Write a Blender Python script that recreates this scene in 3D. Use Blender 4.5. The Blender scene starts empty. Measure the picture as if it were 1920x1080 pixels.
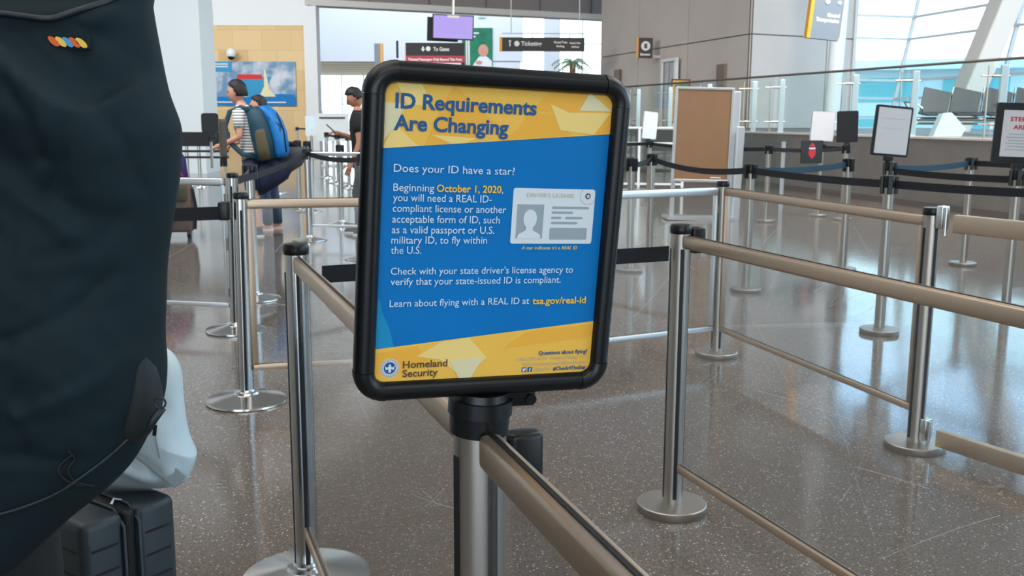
import bpy, bmesh, math, random
from mathutils import Vector, Matrix, noise
random.seed(4)
S = bpy.context.scene
COL = S.collection
PI = math.pi
def lin(c): return tuple((v/255/12.92 if v/255 <= .04045 else ((v/255+.055)/1.055)**2.4) for v in c)

# ------------------------------------------------------------------ camera, world, lights, exposure
cam = bpy.data.cameras.new('camera'); co = bpy.data.objects.new('camera', cam); COL.objects.link(co); S.camera = co
cam.sensor_width = 36; cam.lens = 1850/1920*36; cam.clip_start = .02; cam.clip_end = 500
pit, rol = math.radians(9.85), math.radians(.2)
F = Vector((0, math.cos(pit), -math.sin(pit))); U0 = Vector((0, math.sin(pit), math.cos(pit))); R0 = Vector((1, 0, 0))
R_ = R0*math.cos(rol)+U0*math.sin(rol); U_ = -R0*math.sin(rol)+U0*math.cos(rol)
co.matrix_world = Matrix(((R_.x, U_.x, -F.x, 0), (R_.y, U_.y, -F.y, 0), (R_.z, U_.z, -F.z, 1.35), (0, 0, 0, 1)))
cam.dof.use_dof = True; cam.dof.focus_distance = 1.35; cam.dof.aperture_fstop = 20
S.view_settings.view_transform = 'Standard'; S.view_settings.look = 'None'
S.view_settings.exposure = 0.1; S.view_settings.gamma = 1; S.view_settings.use_curve_mapping = False
S.cycles.transparent_max_bounces = 32; S.cycles.max_bounces = 8; S.cycles.use_denoising = True
S.cycles.sample_clamp_indirect = 8

W = bpy.data.worlds.new('sky'); S.world = W; W.use_nodes = True
nt = W.node_tree; nt.nodes.clear()
tc = nt.nodes.new('ShaderNodeTexCoord'); sp = nt.nodes.new('ShaderNodeSeparateXYZ'); cr = nt.nodes.new('ShaderNodeValToRGB')
bg = nt.nodes.new('ShaderNodeBackground'); ow = nt.nodes.new('ShaderNodeOutputWorld')
nt.links.new(tc.outputs['Generated'], sp.inputs[0]); nt.links.new(sp.outputs['Z'], cr.inputs[0])
cr.color_ramp.elements[0].position = .10; cr.color_ramp.elements[0].color = (.93, .985, 1, 1)
cr.color_ramp.elements[1].position = .27; cr.color_ramp.elements[1].color = (.45, .70, 1, 1)
nt.links.new(cr.outputs[0], bg.inputs[0]); bg.inputs[1].default_value = 4.2; nt.links.new(bg.outputs[0], ow.inputs[0])

def area(name, loc, sx, sy, power, color=(1, 1, 1), rot=(0, 0, 0)):
    l = bpy.data.lights.new(name, 'AREA'); l.shape = 'RECTANGLE'; l.size = sx; l.size_y = sy; l.energy = power; l.color = color
    o = bpy.data.objects.new(name, l); COL.objects.link(o); o.location = loc; o.rotation_euler = rot
    return o
area('fill_light', (-4, 3, 8.8), 9, 9, 420, (1, .95, .88))  # added fill for the left foreground, no fixture behind it
area('fill_light', (3, -6, 8.8), 12, 8, 620, (1, .95, .9))  # unseen light added behind the camera for the poster and upright faces
area('fill_light', (-8, 8, 8.6), 10, 4, 1500, (.96, .98, 1), (1.0, 0, 0))  # tilted source added to brighten the queueing people
area('fill_light', (-11, 26.5, 8.5), 8, 4, 1700, (1, .98, .95), (1.15, 0, 0))  # invented wall washer aimed at the stone wall
area('fill_light', (7.5, 12, 8.6), 6, 4, 2600, (1, .95, .91), (1.15, 0, 0))  # added washer that lifts the right concrete wall
area('fill_light', (8.5, 7, 8.8), 8, 8, 700, (1, .94, .88))  # extra overhead light put in for the front of the concrete block
area('fill_light', (-4, 52, 13.6), 16, 9, 2000, (.96, .95, 1))  # added light to whiten the hall past the beam

# ------------------------------------------------------------------ helpers
def new_mat(name):
    m = bpy.data.materials.new(name); m.use_nodes = True
    return m, m.node_tree, m.node_tree.nodes['Principled BSDF']
def mat(name, rgb, rough=.5, metal=0.0, spec=.5, emit=0, noise_amt=0, noise_scale=20, bump=0):
    m, t, b = new_mat(name)
    c = lin(rgb)
    b.inputs['Base Color'].default_value = (*c, 1); b.inputs['Roughness'].default_value = rough
    b.inputs['Metallic'].default_value = metal; b.inputs['Specular IOR Level'].default_value = spec
    if emit:
        b.inputs['Emission Color'].default_value = (*c, 1); b.inputs['Emission Strength'].default_value = emit
    if noise_amt or bump:
        co_ = t.nodes.new('ShaderNodeTexCoord'); n = t.nodes.new('ShaderNodeTexNoise'); n.inputs['Scale'].default_value = noise_scale
        n.inputs['Detail'].default_value = 5
        t.links.new(co_.outputs['Object'], n.inputs['Vector'])
        if noise_amt:
            r = t.nodes.new('ShaderNodeValToRGB')
            r.color_ramp.elements[0].position = .3; r.color_ramp.elements[1].position = .7
            r.color_ramp.elements[0].color = (*[max(0, v*(1-noise_amt)) for v in c], 1)
            r.color_ramp.elements[1].color = (*[min(1, v*(1+noise_amt)) for v in c], 1)
            t.links.new(n.outputs['Fac'], r.inputs[0]); t.links.new(r.outputs[0], b.inputs['Base Color'])
        if bump:
            bm_ = t.nodes.new('ShaderNodeBump'); bm_.inputs['Strength'].default_value = bump; bm_.inputs['Distance'].default_value = .01
            t.links.new(n.outputs['Fac'], bm_.inputs['Height']); t.links.new(bm_.outputs[0], b.inputs['Normal'])
    return m
def glass_mat(name, tint=(1, 1, 1), refl=.06, scratch=0.0, rough=.02):
    m, t, b = new_mat(name); t.nodes.remove(b)
    out = [n for n in t.nodes if n.type == 'OUTPUT_MATERIAL'][0]
    tr = t.nodes.new('ShaderNodeBsdfTransparent'); tr.inputs[0].default_value = (*tint, 1)
    gl = t.nodes.new('ShaderNodeBsdfGlossy'); gl.inputs['Roughness'].default_value = rough
    lw = t.nodes.new('ShaderNodeLayerWeight'); lw.inputs[0].default_value = .5
    pw = t.nodes.new('ShaderNodeMath'); pw.operation = 'POWER'; pw.inputs[1].default_value = 4
    fr = t.nodes.new('ShaderNodeMapRange'); fr.inputs['To Min'].default_value = refl*.35; fr.inputs['To Max'].default_value = .6
    t.links.new(lw.outputs['Facing'], pw.inputs[0]); t.links.new(pw.outputs[0], fr.inputs[0])
    mx = t.nodes.new('ShaderNodeMixShader')
    t.links.new(fr.outputs[0], mx.inputs[0]); t.links.new(tr.outputs[0], mx.inputs[1]); t.links.new(gl.outputs[0], mx.inputs[2])
    last = mx
    if scratch:
        df = t.nodes.new('ShaderNodeBsdfDiffuse'); df.inputs[0].default_value = (.9, .93, .95, 1)
        m2 = t.nodes.new('ShaderNodeMixShader')
        m2.inputs[0].default_value = .5; t.links.new(mx.outputs[0], m2.inputs[1]); t.links.new(df.outputs[0], m2.inputs[2])
        last = m2
    t.links.new(last.outputs[0], out.inputs[0])
    return m

M = {}
M['steel'] = mat('brushed_steel', (200, 200, 198), .2, 1)
M['satin'] = mat('satin_steel', (176, 170, 162), .4, 1)
M['alu'] = mat('warm_anodised_aluminium', (192, 171, 150), .38, .85)
M['alu_cool'] = mat('pale_aluminium', (215, 220, 224), .35, .8)
M['silver'] = mat('silver_frame', (190, 192, 194), .35, .7)
M['black'] = mat('black_plastic', (13, 16, 19), .36, 0, .4)
M['frame'] = mat('black_satin_frame', (10, 14, 18), .36, 0, .35)
M['channel'] = mat('dark_channel', (8, 12, 18), .5)
M['belt'] = mat('black_webbing', (12, 17, 26), .75)
M['belt_teal'] = mat('blue_webbing', (26, 62, 84), .7)
M['belt_grey'] = mat('grey_webbing', (95, 98, 104), .7)
M['white'] = mat('white_paint', (225, 230, 232), .6)
M['white_wall'] = mat('white_plaster', (222, 228, 232), .8)
M['col'] = mat('white_cladding', (226, 234, 238), .55)
M['beam'] = mat('grey_plaster', (128, 124, 124), .8)
M['ceil'] = mat('ceiling_paint', (200, 200, 198), .9)
M['conc'] = mat('pale_concrete_panel', (192, 184, 178), .7, noise_amt=.05, noise_scale=.6)
M['joint'] = mat('dark_joint', (95, 88, 84), .9)
M['lowwall'] = mat('grey_stone', (112, 108, 104), .6, noise_amt=.08, noise_scale=3)
M['pane'] = glass_mat('acrylic_sheet', (.97, .98, .985), .085)
M['scratch'] = glass_mat('hairline_scratch', (.97, .98, .985), .085, -1)
M['glass'] = glass_mat('balustrade_glass', (.90, .965, .96), .09)
M['window'] = glass_mat('window_glass', (.90, .97, .98), .08)
M['mullion'] = mat('mullion_white', (205, 210, 213), .5)
M['paper'] = mat('white_paper', (205, 206, 210), .5)
M['red'] = mat('red_print', (190, 30, 48), .5)
M['ink'] = mat('dark_ink', (60, 62, 70), .6)
M['ink_blue'] = mat('navy_ink', (18, 84, 140), .5)
M['p_blue'] = mat('poster_blue', (2, 114, 186), .35, 0, .3, noise_amt=.05, noise_scale=9)
M['p_teal'] = mat('poster_teal', (10, 140, 190), .35)
M['p_yel'] = mat('poster_yellow', (240, 190, 82), .35)
M['p_yel2'] = mat('poster_amber', (238, 178, 66), .35)
M['p_yel3'] = mat('poster_pale_yellow', (240, 212, 130), .35)
M['p_pale'] = mat('poster_cream', (222, 214, 172), .35)
M['p_text'] = mat('poster_white', (205, 228, 242), .4)
M['p_gold'] = mat('poster_gold', (246, 196, 70), .4)
M['p_card'] = mat('card_white', (214, 224, 230), .4)
M['p_grey'] = mat('card_grey', (150, 166, 174), .4)
M['p_faint'] = mat('faint_print', (196, 190, 160), .4)
M['p_brown'] = mat('brown_ink', (92, 72, 48), .5)
M['skin'] = mat('skin', (206, 150, 126), .5)
M['skin_t'] = mat('tan_skin', (178, 122, 98), .5)
M['hair'] = mat('dark_hair', (20, 17, 18), .6)
M['navy'] = mat('navy_cloth', (18, 28, 58), .8)
M['denim'] = mat('denim', (58, 78, 104), .85)
M['bluebag'] = mat('blue_nylon', (6, 112, 186), .55, noise_amt=.15, noise_scale=12)
M['bluebag2'] = mat('dark_teal_nylon', (16, 62, 80), .6)
M['blk_cloth'] = mat('black_cloth', (14, 16, 20), .85)
M['grey_cloth'] = mat('grey_cloth', (88, 92, 98), .85)
M['shoe'] = mat('grey_shoe', (74, 80, 84), .7)
M['white_sole'] = mat('white_sole', (215, 215, 212), .6)
M['pack'] = mat('dark_slate_canvas', (15, 33, 39), .8, 0, .25, noise_amt=.12, noise_scale=14, bump=.12)
M['pack_dk'] = mat('black_canvas', (12, 22, 27), .7)
M['pack_piping'] = mat('charcoal_piping', (16, 30, 36), .5)
M['sack'] = mat('pale_silver_nylon', (196, 214, 222), .5, noise_amt=.04, noise_scale=8)
M['sack_strap'] = mat('grey_strap', (150, 162, 168), .6)
M['case'] = mat('charcoal_shell', (34, 44, 50), .45)
M['case_dk'] = mat('black_zip_tape', (8, 12, 15), .6)
M['brown_board'] = mat('kraft_board', (132, 100, 72), .7, noise_amt=.04, noise_scale=4)
M['olive'] = mat('olive_cloth', (82, 76, 54), .85)
M['brown_case'] = mat('brown_cloth', (104, 86, 78), .85)
M['purple'] = mat('purple_cloth', (48, 28, 88), .8)
M['pink'] = mat('pink_trim', (236, 60, 92), .6)
M['sign_blk'] = mat('sign_black', (28, 26, 27), .5)
M['sign_grey'] = mat('sign_grey', (112, 126, 138), .5)
M['sign_org'] = mat('sign_amber', (226, 158, 44), .5)
M['sign_red'] = mat('sign_red', (176, 52, 66), .5)
M['sign_txt'] = mat('sign_white', (225, 225, 225), .5)
M['green'] = mat('ad_green', (20, 120, 84), .5, noise_amt=.35, noise_scale=1.2)
M['exit'] = mat('exit_green', (40, 200, 110), .5, emit=.8)
M['screen'] = mat('lavender_screen', (186, 166, 244), .5, 0, .2, emit=.4)
for _n in ('screen',):
    M[_n].node_tree.nodes['Principled BSDF'].inputs['Base Color'].default_value = (.03, .03, .05, 1)
    M[_n].node_tree.nodes['Principled BSDF'].inputs['Emission Strength'].default_value = .85
M['screen_ln'] = mat('screen_rows', (150, 130, 205), .3, emit=.3)
M['wood'] = mat('wood_slats', (214, 186, 150), .6)
M['niche_br'] = mat('brown_recess', (120, 104, 94), .6)
M['lift'] = mat('lift_steel', (150, 148, 146), .35, .7)
M['palm'] = mat('palm_green', (92, 116, 78), .7)
M['palm_tr'] = mat('palm_bark', (160, 110, 84), .8)
M['chair'] = mat('charcoal_vinyl', (36, 40, 44), .5)
M['bld'] = mat('outside_white', (228, 240, 242), .8)
M['bld_t'] = mat('outside_teal_glass', (96, 196, 200), .3)
M['pave'] = mat('outside_paving', (206, 216, 216), .9)
M['kiosk'] = mat('kiosk_green', (120, 150, 130), .5)
M['redtop'] = mat('red_cloth', (210, 52, 52), .8)
M['orange'] = mat('orange_thread', (222, 96, 40), .7)
M['yellow'] = mat('yellow_thread', (232, 196, 84), .7)
M['cyan'] = mat('blue_thread', (74, 150, 200), .7)

def stripe_mat():
    m, t, b = new_mat('striped_jersey'); tc = t.nodes.new('ShaderNodeTexCoord'); sx = t.nodes.new('ShaderNodeSeparateXYZ')
    a = t.nodes.new('ShaderNodeMath'); a.operation = 'MULTIPLY'; a.inputs[1].default_value = 1/.032
    f = t.nodes.new('ShaderNodeMath'); f.operation = 'FRACT'; g = t.nodes.new('ShaderNodeMath'); g.operation = 'GREATER_THAN'; g.inputs[1].default_value = .68
    mx = t.nodes.new('ShaderNodeMix'); mx.data_type = 'RGBA'
    mx.inputs['A'].default_value = (*lin((222, 222, 220)), 1); mx.inputs['B'].default_value = (*lin((46, 50, 62)), 1)
    t.links.new(tc.outputs['Object'], sx.inputs[0]); t.links.new(sx.outputs['Z'], a.inputs[0]); t.links.new(a.outputs[0], f.inputs[0])
    t.links.new(f.outputs[0], g.inputs[0]); t.links.new(g.outputs[0], mx.inputs['Factor']); t.links.new(mx.outputs['Result'], b.inputs['Base Color'])
    b.inputs['Roughness'].default_value = .85
    return m
M['stripe'] = stripe_mat()
def terrazzo():
    m, t, b = new_mat('terrazzo'); tc = t.nodes.new('ShaderNodeTexCoord')
    def vor(scale, lo, hi):
        v = t.nodes.new('ShaderNodeTexVoronoi'); v.inputs['Scale'].default_value = scale
        t.links.new(tc.outputs['Object'], v.inputs['Vector'])
        s = t.nodes.new('ShaderNodeSeparateColor'); t.links.new(v.outputs['Color'], s.inputs[0])
        g = t.nodes.new('ShaderNodeMath'); g.operation = 'GREATER_THAN'; g.inputs[1].default_value = lo; t.links.new(s.outputs[0], g.inputs[0])
        d = t.nodes.new('ShaderNodeMath'); d.operation = 'LESS_THAN'; d.inputs[1].default_value = hi; t.links.new(v.outputs['Distance'], d.inputs[0])
        p = t.nodes.new('ShaderNodeMath'); p.operation = 'MULTIPLY'; t.links.new(g.outputs[0], p.inputs[0]); t.links.new(d.outputs[0], p.inputs[1])
        return p
    n = t.nodes.new('ShaderNodeTexNoise'); n.inputs['Scale'].default_value = 90; n.inputs['Detail'].default_value = 4; t.links.new(tc.outputs['Object'], n.inputs['Vector'])
    r = t.nodes.new('ShaderNodeValToRGB'); r.color_ramp.elements[0].position = .35; r.color_ramp.elements[1].position = .65
    r.color_ramp.elements[0].color = (*lin((92, 84, 77)), 1); r.color_ramp.elements[1].color = (*lin((112, 103, 96)), 1)
    t.links.new(n.outputs['Fac'], r.inputs[0]); cur = r.outputs[0]
    for sc, lo, hi, c in ((150, .62, .33, (128, 119, 110)), (120, .72, .3, (70, 63, 58)), (100, .86, .34, (186, 178, 168)), (190, .8, .35, (150, 142, 132))):
        p = vor(sc, lo, hi); mx = t.nodes.new('ShaderNodeMix'); mx.data_type = 'RGBA'
        t.links.new(p.outputs[0], mx.inputs['Factor']); t.links.new(cur, mx.inputs['A']); mx.inputs['B'].default_value = (*lin(c), 1); cur = mx.outputs['Result']
    t.links.new(cur, b.inputs['Base Color']); b.inputs['Roughness'].default_value = .13; b.inputs['Specular IOR Level'].default_value = .5
    n2 = t.nodes.new('ShaderNodeTexNoise'); n2.inputs['Scale'].default_value = 2.5; t.links.new(tc.outputs['Object'], n2.inputs['Vector'])
    mr = t.nodes.new('ShaderNodeMapRange'); mr.inputs['To Min'].default_value = .07; mr.inputs['To Max'].default_value = .14
    t.links.new(n2.outputs['Fac'], mr.inputs[0]); t.links.new(mr.outputs[0], b.inputs['Roughness'])
    return m
M['floor'] = terrazzo()
def stone():
    m, t, b = new_mat('honey_stone'); tc = t.nodes.new('ShaderNodeTexCoord'); sx = t.nodes.new('ShaderNodeSeparateXYZ'); cx = t.nodes.new('ShaderNodeCombineXYZ')
    t.links.new(tc.outputs['Object'], sx.inputs[0]); t.links.new(sx.outputs['X'], cx.inputs[0]); t.links.new(sx.outputs['Z'], cx.inputs[1])
    k = t.nodes.new('ShaderNodeTexBrick'); k.inputs['Scale'].default_value = 1; k.inputs['Brick Width'].default_value = 1.15; k.inputs['Row Height'].default_value = .78
    k.inputs['Mortar Size'].default_value = .006; k.inputs['Color1'].default_value = (*lin((206, 176, 128)), 1); k.inputs['Color2'].default_value = (*lin((222, 196, 152)), 1)
    k.inputs['Mortar'].default_value = (*lin((186, 156, 110)), 1)
    t.links.new(cx.outputs[0], k.inputs['Vector']); t.links.new(k.outputs['Color'], b.inputs['Base Color']); b.inputs['Roughness'].default_value = .7
    return m
M['stone'] = stone()
def mural_sky():
    m, t, b = new_mat('mural_clouds'); tc = t.nodes.new('ShaderNodeTexCoord'); n = t.nodes.new('ShaderNodeTexNoise'); n.inputs['Scale'].default_value = 1.6; n.inputs['Detail'].default_value = 6
    r = t.nodes.new('ShaderNodeValToRGB'); r.color_ramp.elements[0].position = .42; r.color_ramp.elements[1].position = .62
    r.color_ramp.elements[0].color = (*lin((98, 138, 176)), 1); r.color_ramp.elements[1].color = (*lin((196, 204, 216)), 1)
    t.links.new(tc.outputs['Object'], n.inputs['Vector']); t.links.new(n.outputs['Fac'], r.inputs[0]); t.links.new(r.outputs[0], b.inputs['Base Color']); b.inputs['Roughness'].default_value = .5
    return m
M['mural'] = mural_sky()

# ---- mesh makers
def box(bm, c, s, rot=None, bev=0):
    r = bmesh.ops.create_cube(bm, size=1)
    v = r['verts']
    bmesh.ops.scale(bm, vec=s, verts=v)
    if bev:
        e = list({e for x in v for e in x.link_edges})
        g = bmesh.ops.bevel(bm, geom=e, offset=bev, segments=3, profile=.5, affect='EDGES')
        v = list({x for f in g['faces'] for x in f.verts} | {x for x in v if x.is_valid})
    if rot is not None: bmesh.ops.rotate(bm, cent=(0, 0, 0), matrix=rot, verts=v)
    bmesh.ops.translate(bm, vec=c, verts=v)
def tube(bm, pts, rads, n=12, cap=True):
    pts = [Vector(p) for p in pts]
    if not hasattr(rads, '__len__'): rads = [rads]*len(pts)
    rings = []; prev = None
    for i, p in enumerate(pts):
        d = (pts[min(i+1, len(pts)-1)]-pts[max(i-1, 0)])
        d = d.normalized() if d.length > 1e-9 else Vector((0, 0, 1))
        if prev is None:
            a = d.cross(Vector((0, 0, 1)))
            if a.length < 1e-4: a = Vector((1, 0, 0))
            a.normalize()
        else:
            a = (prev-d*prev.dot(d)).normalized()
        prev = a; b = d.cross(a); r = rads[i]
        rx, ry = r if hasattr(r, '__len__') else (r, r)
        rings.append([bm.verts.new(p+a*math.cos(2*PI*k/n)*rx+b*math.sin(2*PI*k/n)*ry) for k in range(n)])
    for q, w in zip(rings, rings[1:]):
        for k in range(n): bm.faces.new((q[k], q[(k+1) % n], w[(k+1) % n], w[k]))
    if cap: bm.faces.new(rings[0][::-1]); bm.faces.new(rings[-1])
def lathe(bm, prof, n=32, c=(0, 0)):
    rings = [[bm.verts.new((c[0]+r*math.cos(2*PI*k/n), c[1]+r*math.sin(2*PI*k/n), z)) for k in range(n)] for r, z in prof]
    for q, w in zip(rings, rings[1:]):
        for k in range(n): bm.faces.new((q[k], q[(k+1) % n], w[(k+1) % n], w[k]))
    bm.faces.new(rings[0][::-1]); bm.faces.new(rings[-1])
def prism(bm, poly, y0, y1):
    a = [bm.verts.new((x, y0, z)) for x, z in poly]; b = [bm.verts.new((x, y1, z)) for x, z in poly]
    bm.faces.new(a); bm.faces.new(b[::-1]); n = len(poly)
    for k in range(n): bm.faces.new((a[k], b[k], b[(k+1) % n], a[(k+1) % n]))
def bar(bm, p, q, w, h, bev=0):
    p, q = Vector(p), Vector(q); d = q-p; L = d.length
    rot = d.to_track_quat('X', 'Z').to_matrix()
    box(bm, (p+q)/2, (L, w, h), rot, bev)
def finish(bm):
    bmesh.ops.recalc_face_normals(bm, faces=bm.faces)
def obj(name, bm, m, parent=None, smooth=False, loc=None):
    finish(bm); me = bpy.data.meshes.new(name); bm.to_mesh(me); bm.free()
    for mm in (m if isinstance(m, (list, tuple)) else [m]): me.materials.append(M[mm] if isinstance(mm, str) else mm)
    if smooth:
        for p in me.polygons: p.use_smooth = True
        if smooth != 'full':
            me.set_sharp_from_angle(angle=math.radians(40))
    o = bpy.data.objects.new(name, me); COL.objects.link(o)
    if parent: o.parent = parent
    if loc: o.location = loc
    return o
def tag(o, label, cat, group=None):
    o['label'] = label; o['category'] = cat
    if group: o['group'] = group
    return o
def thing(name, label, cat, loc=(0, 0, 0), rz=0, group=None):
    o = bpy.data.objects.new(name, None); o.empty_display_size = .1; COL.objects.link(o)
    o.location = loc; o.rotation_euler = (0, 0, rz)
    return tag(o, label, cat, group)
def struct(o):
    o['kind'] = 'structure'; return o
def dup(root, loc, rz=0, label=None, group=None, tilt=0):
    r = root.copy(); COL.objects.link(r); r.location = loc; r.rotation_euler = (0, tilt, rz)
    if label: r['label'] = label
    if group: r['group'] = group
    for ch in list(root.children):
        c = ch.copy(); COL.objects.link(c); c.parent = r
        for g in list(ch.children):
            d = g.copy(); COL.objects.link(d); d.parent = c
    return r
B = bmesh.new
def text_bm(bm, s, x0, z, h, x1=None, y=0, bold=0, right=None, depth=.0004, slant=0):
    """letters standing in the local XZ plane; capital height h, fitted to end at x1"""
    cu = bpy.data.curves.new('t', 'FONT'); cu.body = s; cu.size = h/.73; cu.offset = bold; cu.extrude = depth/2; cu.resolution_u = 3; cu.shear = slant
    o = bpy.data.objects.new('t', cu); COL.objects.link(o)
    dg = bpy.context.evaluated_depsgraph_get(); me = bpy.data.meshes.new_from_object(o.evaluated_get(dg))
    xs = [v.co.x for v in me.vertices]; lo, hi = min(xs), max(xs)
    sc = (x1-x0)/(hi-lo) if x1 is not None else 1
    if right is not None: x0 = right-(hi-lo)
    me.transform(Matrix(((sc, 0, 0, x0-lo*sc), (0, 0, 1, y), (0, 1, 0, z), (0, 0, 0, 1))))
    bm.from_mesh(me); bpy.data.objects.remove(o); bpy.data.curves.remove(cu); bpy.data.meshes.remove(me)
def ell(cx, cz, rx, rz, n=24, a0=0, a1=2*PI, rot=0):
    o = []
    for k in range(n):
        a = a0+(a1-a0)*k/(n if abs(a1-a0-2*PI) < 1e-6 else n-1); x, z = rx*math.cos(a), rz*math.sin(a)
        o.append((cx+x*math.cos(rot)-z*math.sin(rot), cz+x*math.sin(rot)+z*math.cos(rot)))
    return o
def rrect(x0, z0, x1, z1, r, n=5):
    o = []
    for cx, cz, a in ((x1-r, z1-r, 0), (x0+r, z1-r, PI/2), (x0+r, z0+r, PI), (x1-r, z0+r, 3*PI/2)):
        o += [(cx+r*math.cos(a+PI/2*k/n), cz+r*math.sin(a+PI/2*k/n)) for k in range(n+1)]
    return o

# ------------------------------------------------------------------ the setting
bm = B(); box(bm, (-2, 30, -.15), (64, 130, .3)); struct(obj('floor', bm, 'floor'))
bm = B()
cp = [(-27, -16.5), (22, -16.5), (20.3, -3), (16.8, 14), (13.6, 31.6), (10.9, 31.4), (10.9, 46.5), (-27, 46.5)]
c0 = [bm.verts.new((x, y, 9)) for x, y in cp]; c1 = [bm.verts.new((x, y, 9.6)) for x, y in cp]
bm.faces.new(c0[::-1]); bm.faces.new(c1)
for k in range(8): bm.faces.new((c0[k], c0[(k+1) % 8], c1[(k+1) % 8], c1[k]))
struct(obj('ceiling', bm, 'ceil'))
bm = B(); box(bm, (-4, 57, 14.3), (44, 24, .6)); struct(obj('ceiling_hall', bm, 'ceil'))
bm = B(); box(bm, (-16.3, 18, 4.5), (.6, 64, 9)); struct(obj('wall_left', bm, 'white_wall'))
bm = B(); box(bm, (-20, -14, 4.5), (24, .6, 9)); box(bm, (12, -14, 7.5), (40, .6, 3)); box(bm, (18, -14, 4.5), (24, .6, 9)); struct(obj('wall_back', bm, 'conc'))
# honey stone wall with white upper wall and jamb
bm = B(); box(bm, (0, 0, 2.42), (8.0, .5, 4.84)); struct(obj('wall_stone', bm, 'stone', loc=(-12.2, 40.25, 0)))
bm = B(); box(bm, (-12.2, 40.3, 7), (8.0, .6, 4.3)); struct(obj('wall_upper', bm, 'white_wall'))
bm = B(); box(bm, (-7.95, 40.15, 4.5), (.5, .7, 9)); struct(obj('trim_1', bm, 'white_wall'))
# beam over the opening
a, b = Vector((-8.2, 40)), Vector((5.6, 46.4))
bm = B(); bar(bm, (a.x, a.y, 7.45), (b.x, b.y, 7.45), .7, 3.3); struct(obj('ceiling_beam', bm, 'beam'))
bm = B(); bar(bm, (a.x, a.y-.03, 5.72), (b.x, b.y-.03, 5.72), .76, .24); struct(obj('trim_2', bm, 'ceil'))
bm = B()
for k in range(1, 6):
    q = a.lerp(b, k/6); bar(bm, (q.x+.16, q.y-.34, 5.86), (q.x+.16, q.y-.34, 9), .03, .03)
struct(obj('trim_3', bm, 'joint'))
# white tapering column at left
bm = B()
v = [(-9.6, 24.6), (-7.24, 24.6), (-7.24, 23.5), (-8.36, 23.5), (-9.6, 23.9)]
b0 = [bm.verts.new((x, y, 0)) for x, y in v]; b1 = [bm.verts.new((x-.02, y, 9)) for x, y in v]
bm.faces.new(b0[::-1]); bm.faces.new(b1)
for k in range(5): bm.faces.new((b0[k], b0[(k+1) % 5], b1[(k+1) % 5], b1[k]))
struct(obj('wall_column', bm, 'col'))
# hall beyond the beam
bm = B()
box(bm, (-5.7, 60.3, 9.4), (12.6, .6, 9.7)); box(bm, (-3.1, 60.3, 2.3), (7.0, .6, 4.6)); box(bm, (2.3, 60.3, 7), (.9, .6, 14)); box(bm, (3.6, 60.3, 10.8), (7.6, .6, 6.6))
struct(obj('wall_hall', bm, 'white_wall'))
bm = B(); box(bm, (6.4, 60.3, 7), (1.7, .7, 14)); struct(obj('trim_4', bm, 'conc'))
bm = B(); box(bm, (-14, 51, 7), (.5, 20, 14)); struct(obj('wall_hall_left', bm, 'white_wall'))
bm = B(); box(bm, (10.2, 52, 7), (.5, 18, 14)); struct(obj('wall_hall_right', bm, 'white_wall'))
bm = B()
for k in range(14): box(bm, (-12, 60.9+k*1.5, 4.62+.02*(k % 2)), (16, 1.2, .12))
struct(obj('ceiling_lobby', bm, 'wood'))
def window(name, x0, x1, z0, z1, y, nx, nz, tilt=None):
    w = bpy.data.objects.new(name, None); COL.objects.link(w); struct(w)
    bm = B(); box(bm, ((x0+x1)/2, y, (z0+z1)/2), (x1-x0, .02, z1-z0)); obj('pane', bm, 'window', w)
    bm = B()
    for k in range(nx+1): box(bm, (x0+(x1-x0)*k/nx, y, (z0+z1)/2), (.09, .12, z1-z0))
    for k in range(nz+1): box(bm, ((x0+x1)/2, y, z0+(z1-z0)*k/nz), (x1-x0, .1, .07))
    obj('mullion', bm, 'mullion', w)
window('window_1', .4, 1.9, 0, 7.5, 60.2, 1, 4)
window('window_2', 2.75, 5.5, 0, 7.5, 60.2, 2, 4)
window('window_3', -19, -5, 0, 4.6, 81, 8, 2)

def panel_wall(name, p, q, z0, z1, us, zs, m='conc', t=.04, gap=.035):
    p, q = Vector((*p, 0)), Vector((*q, 0)); d = q-p; L = d.length; d.normalize(); nrm = Vector((d.y, -d.x, 0))
    ang = math.atan2(d.y, d.x)
    R = Matrix.Rotation(ang, 3, 'Z')
    bm = B(); box(bm, p+d*L/2-nrm*(t/2+.03)+Vector((0, 0, (z0+z1)/2)), (L, t, z1-z0), R)
    o = struct(obj(name, bm, 'joint'))
    bm = B()
    for u0, u1 in zip(us, us[1:]):
        for a0, a1 in zip(zs, zs[1:]):
            u1c, a1c = min(u1, L), min(a1, z1)
            box(bm, p+d*(u0+u1c)/2-nrm*.015+Vector((0, 0, (a0+a1c)/2)), (u1c-u0-gap, .03, a1c-a0-gap), R)
    obj('cladding_panels', bm, m, o)
    return o
# right concrete block (on the raised floor)
CR = (6.83, 29.2)
panel_wall('wall_right_far', (3.55, 40.9), CR, 1.03, 9, [0, 3.9, 8.05, 12.2], [1.03, 3.72, 6.3, 9])
panel_wall('wall_right_face', CR, (10.45, 31.03), 1.03, 9, [0, 2.95, 4.1], [1.03, 3.72, 6.3, 9], m='conc')
bm = B()
cp = [(3.62, 40.9), (6.88, 29.3), (10.4, 31.1), (10.4, 41.2)]
c0 = [bm.verts.new((x, y, 1.03)) for x, y in cp]; c1 = [bm.verts.new((x, y, 9)) for x, y in cp]
bm.faces.new(c0[::-1]); bm.faces.new(c1)
for k in range(4): bm.faces.new((c0[k], c0[(k+1) % 4], c1[(k+1) % 4], c1[k]))
struct(obj('wall_right_core', bm, 'conc'))
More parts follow.
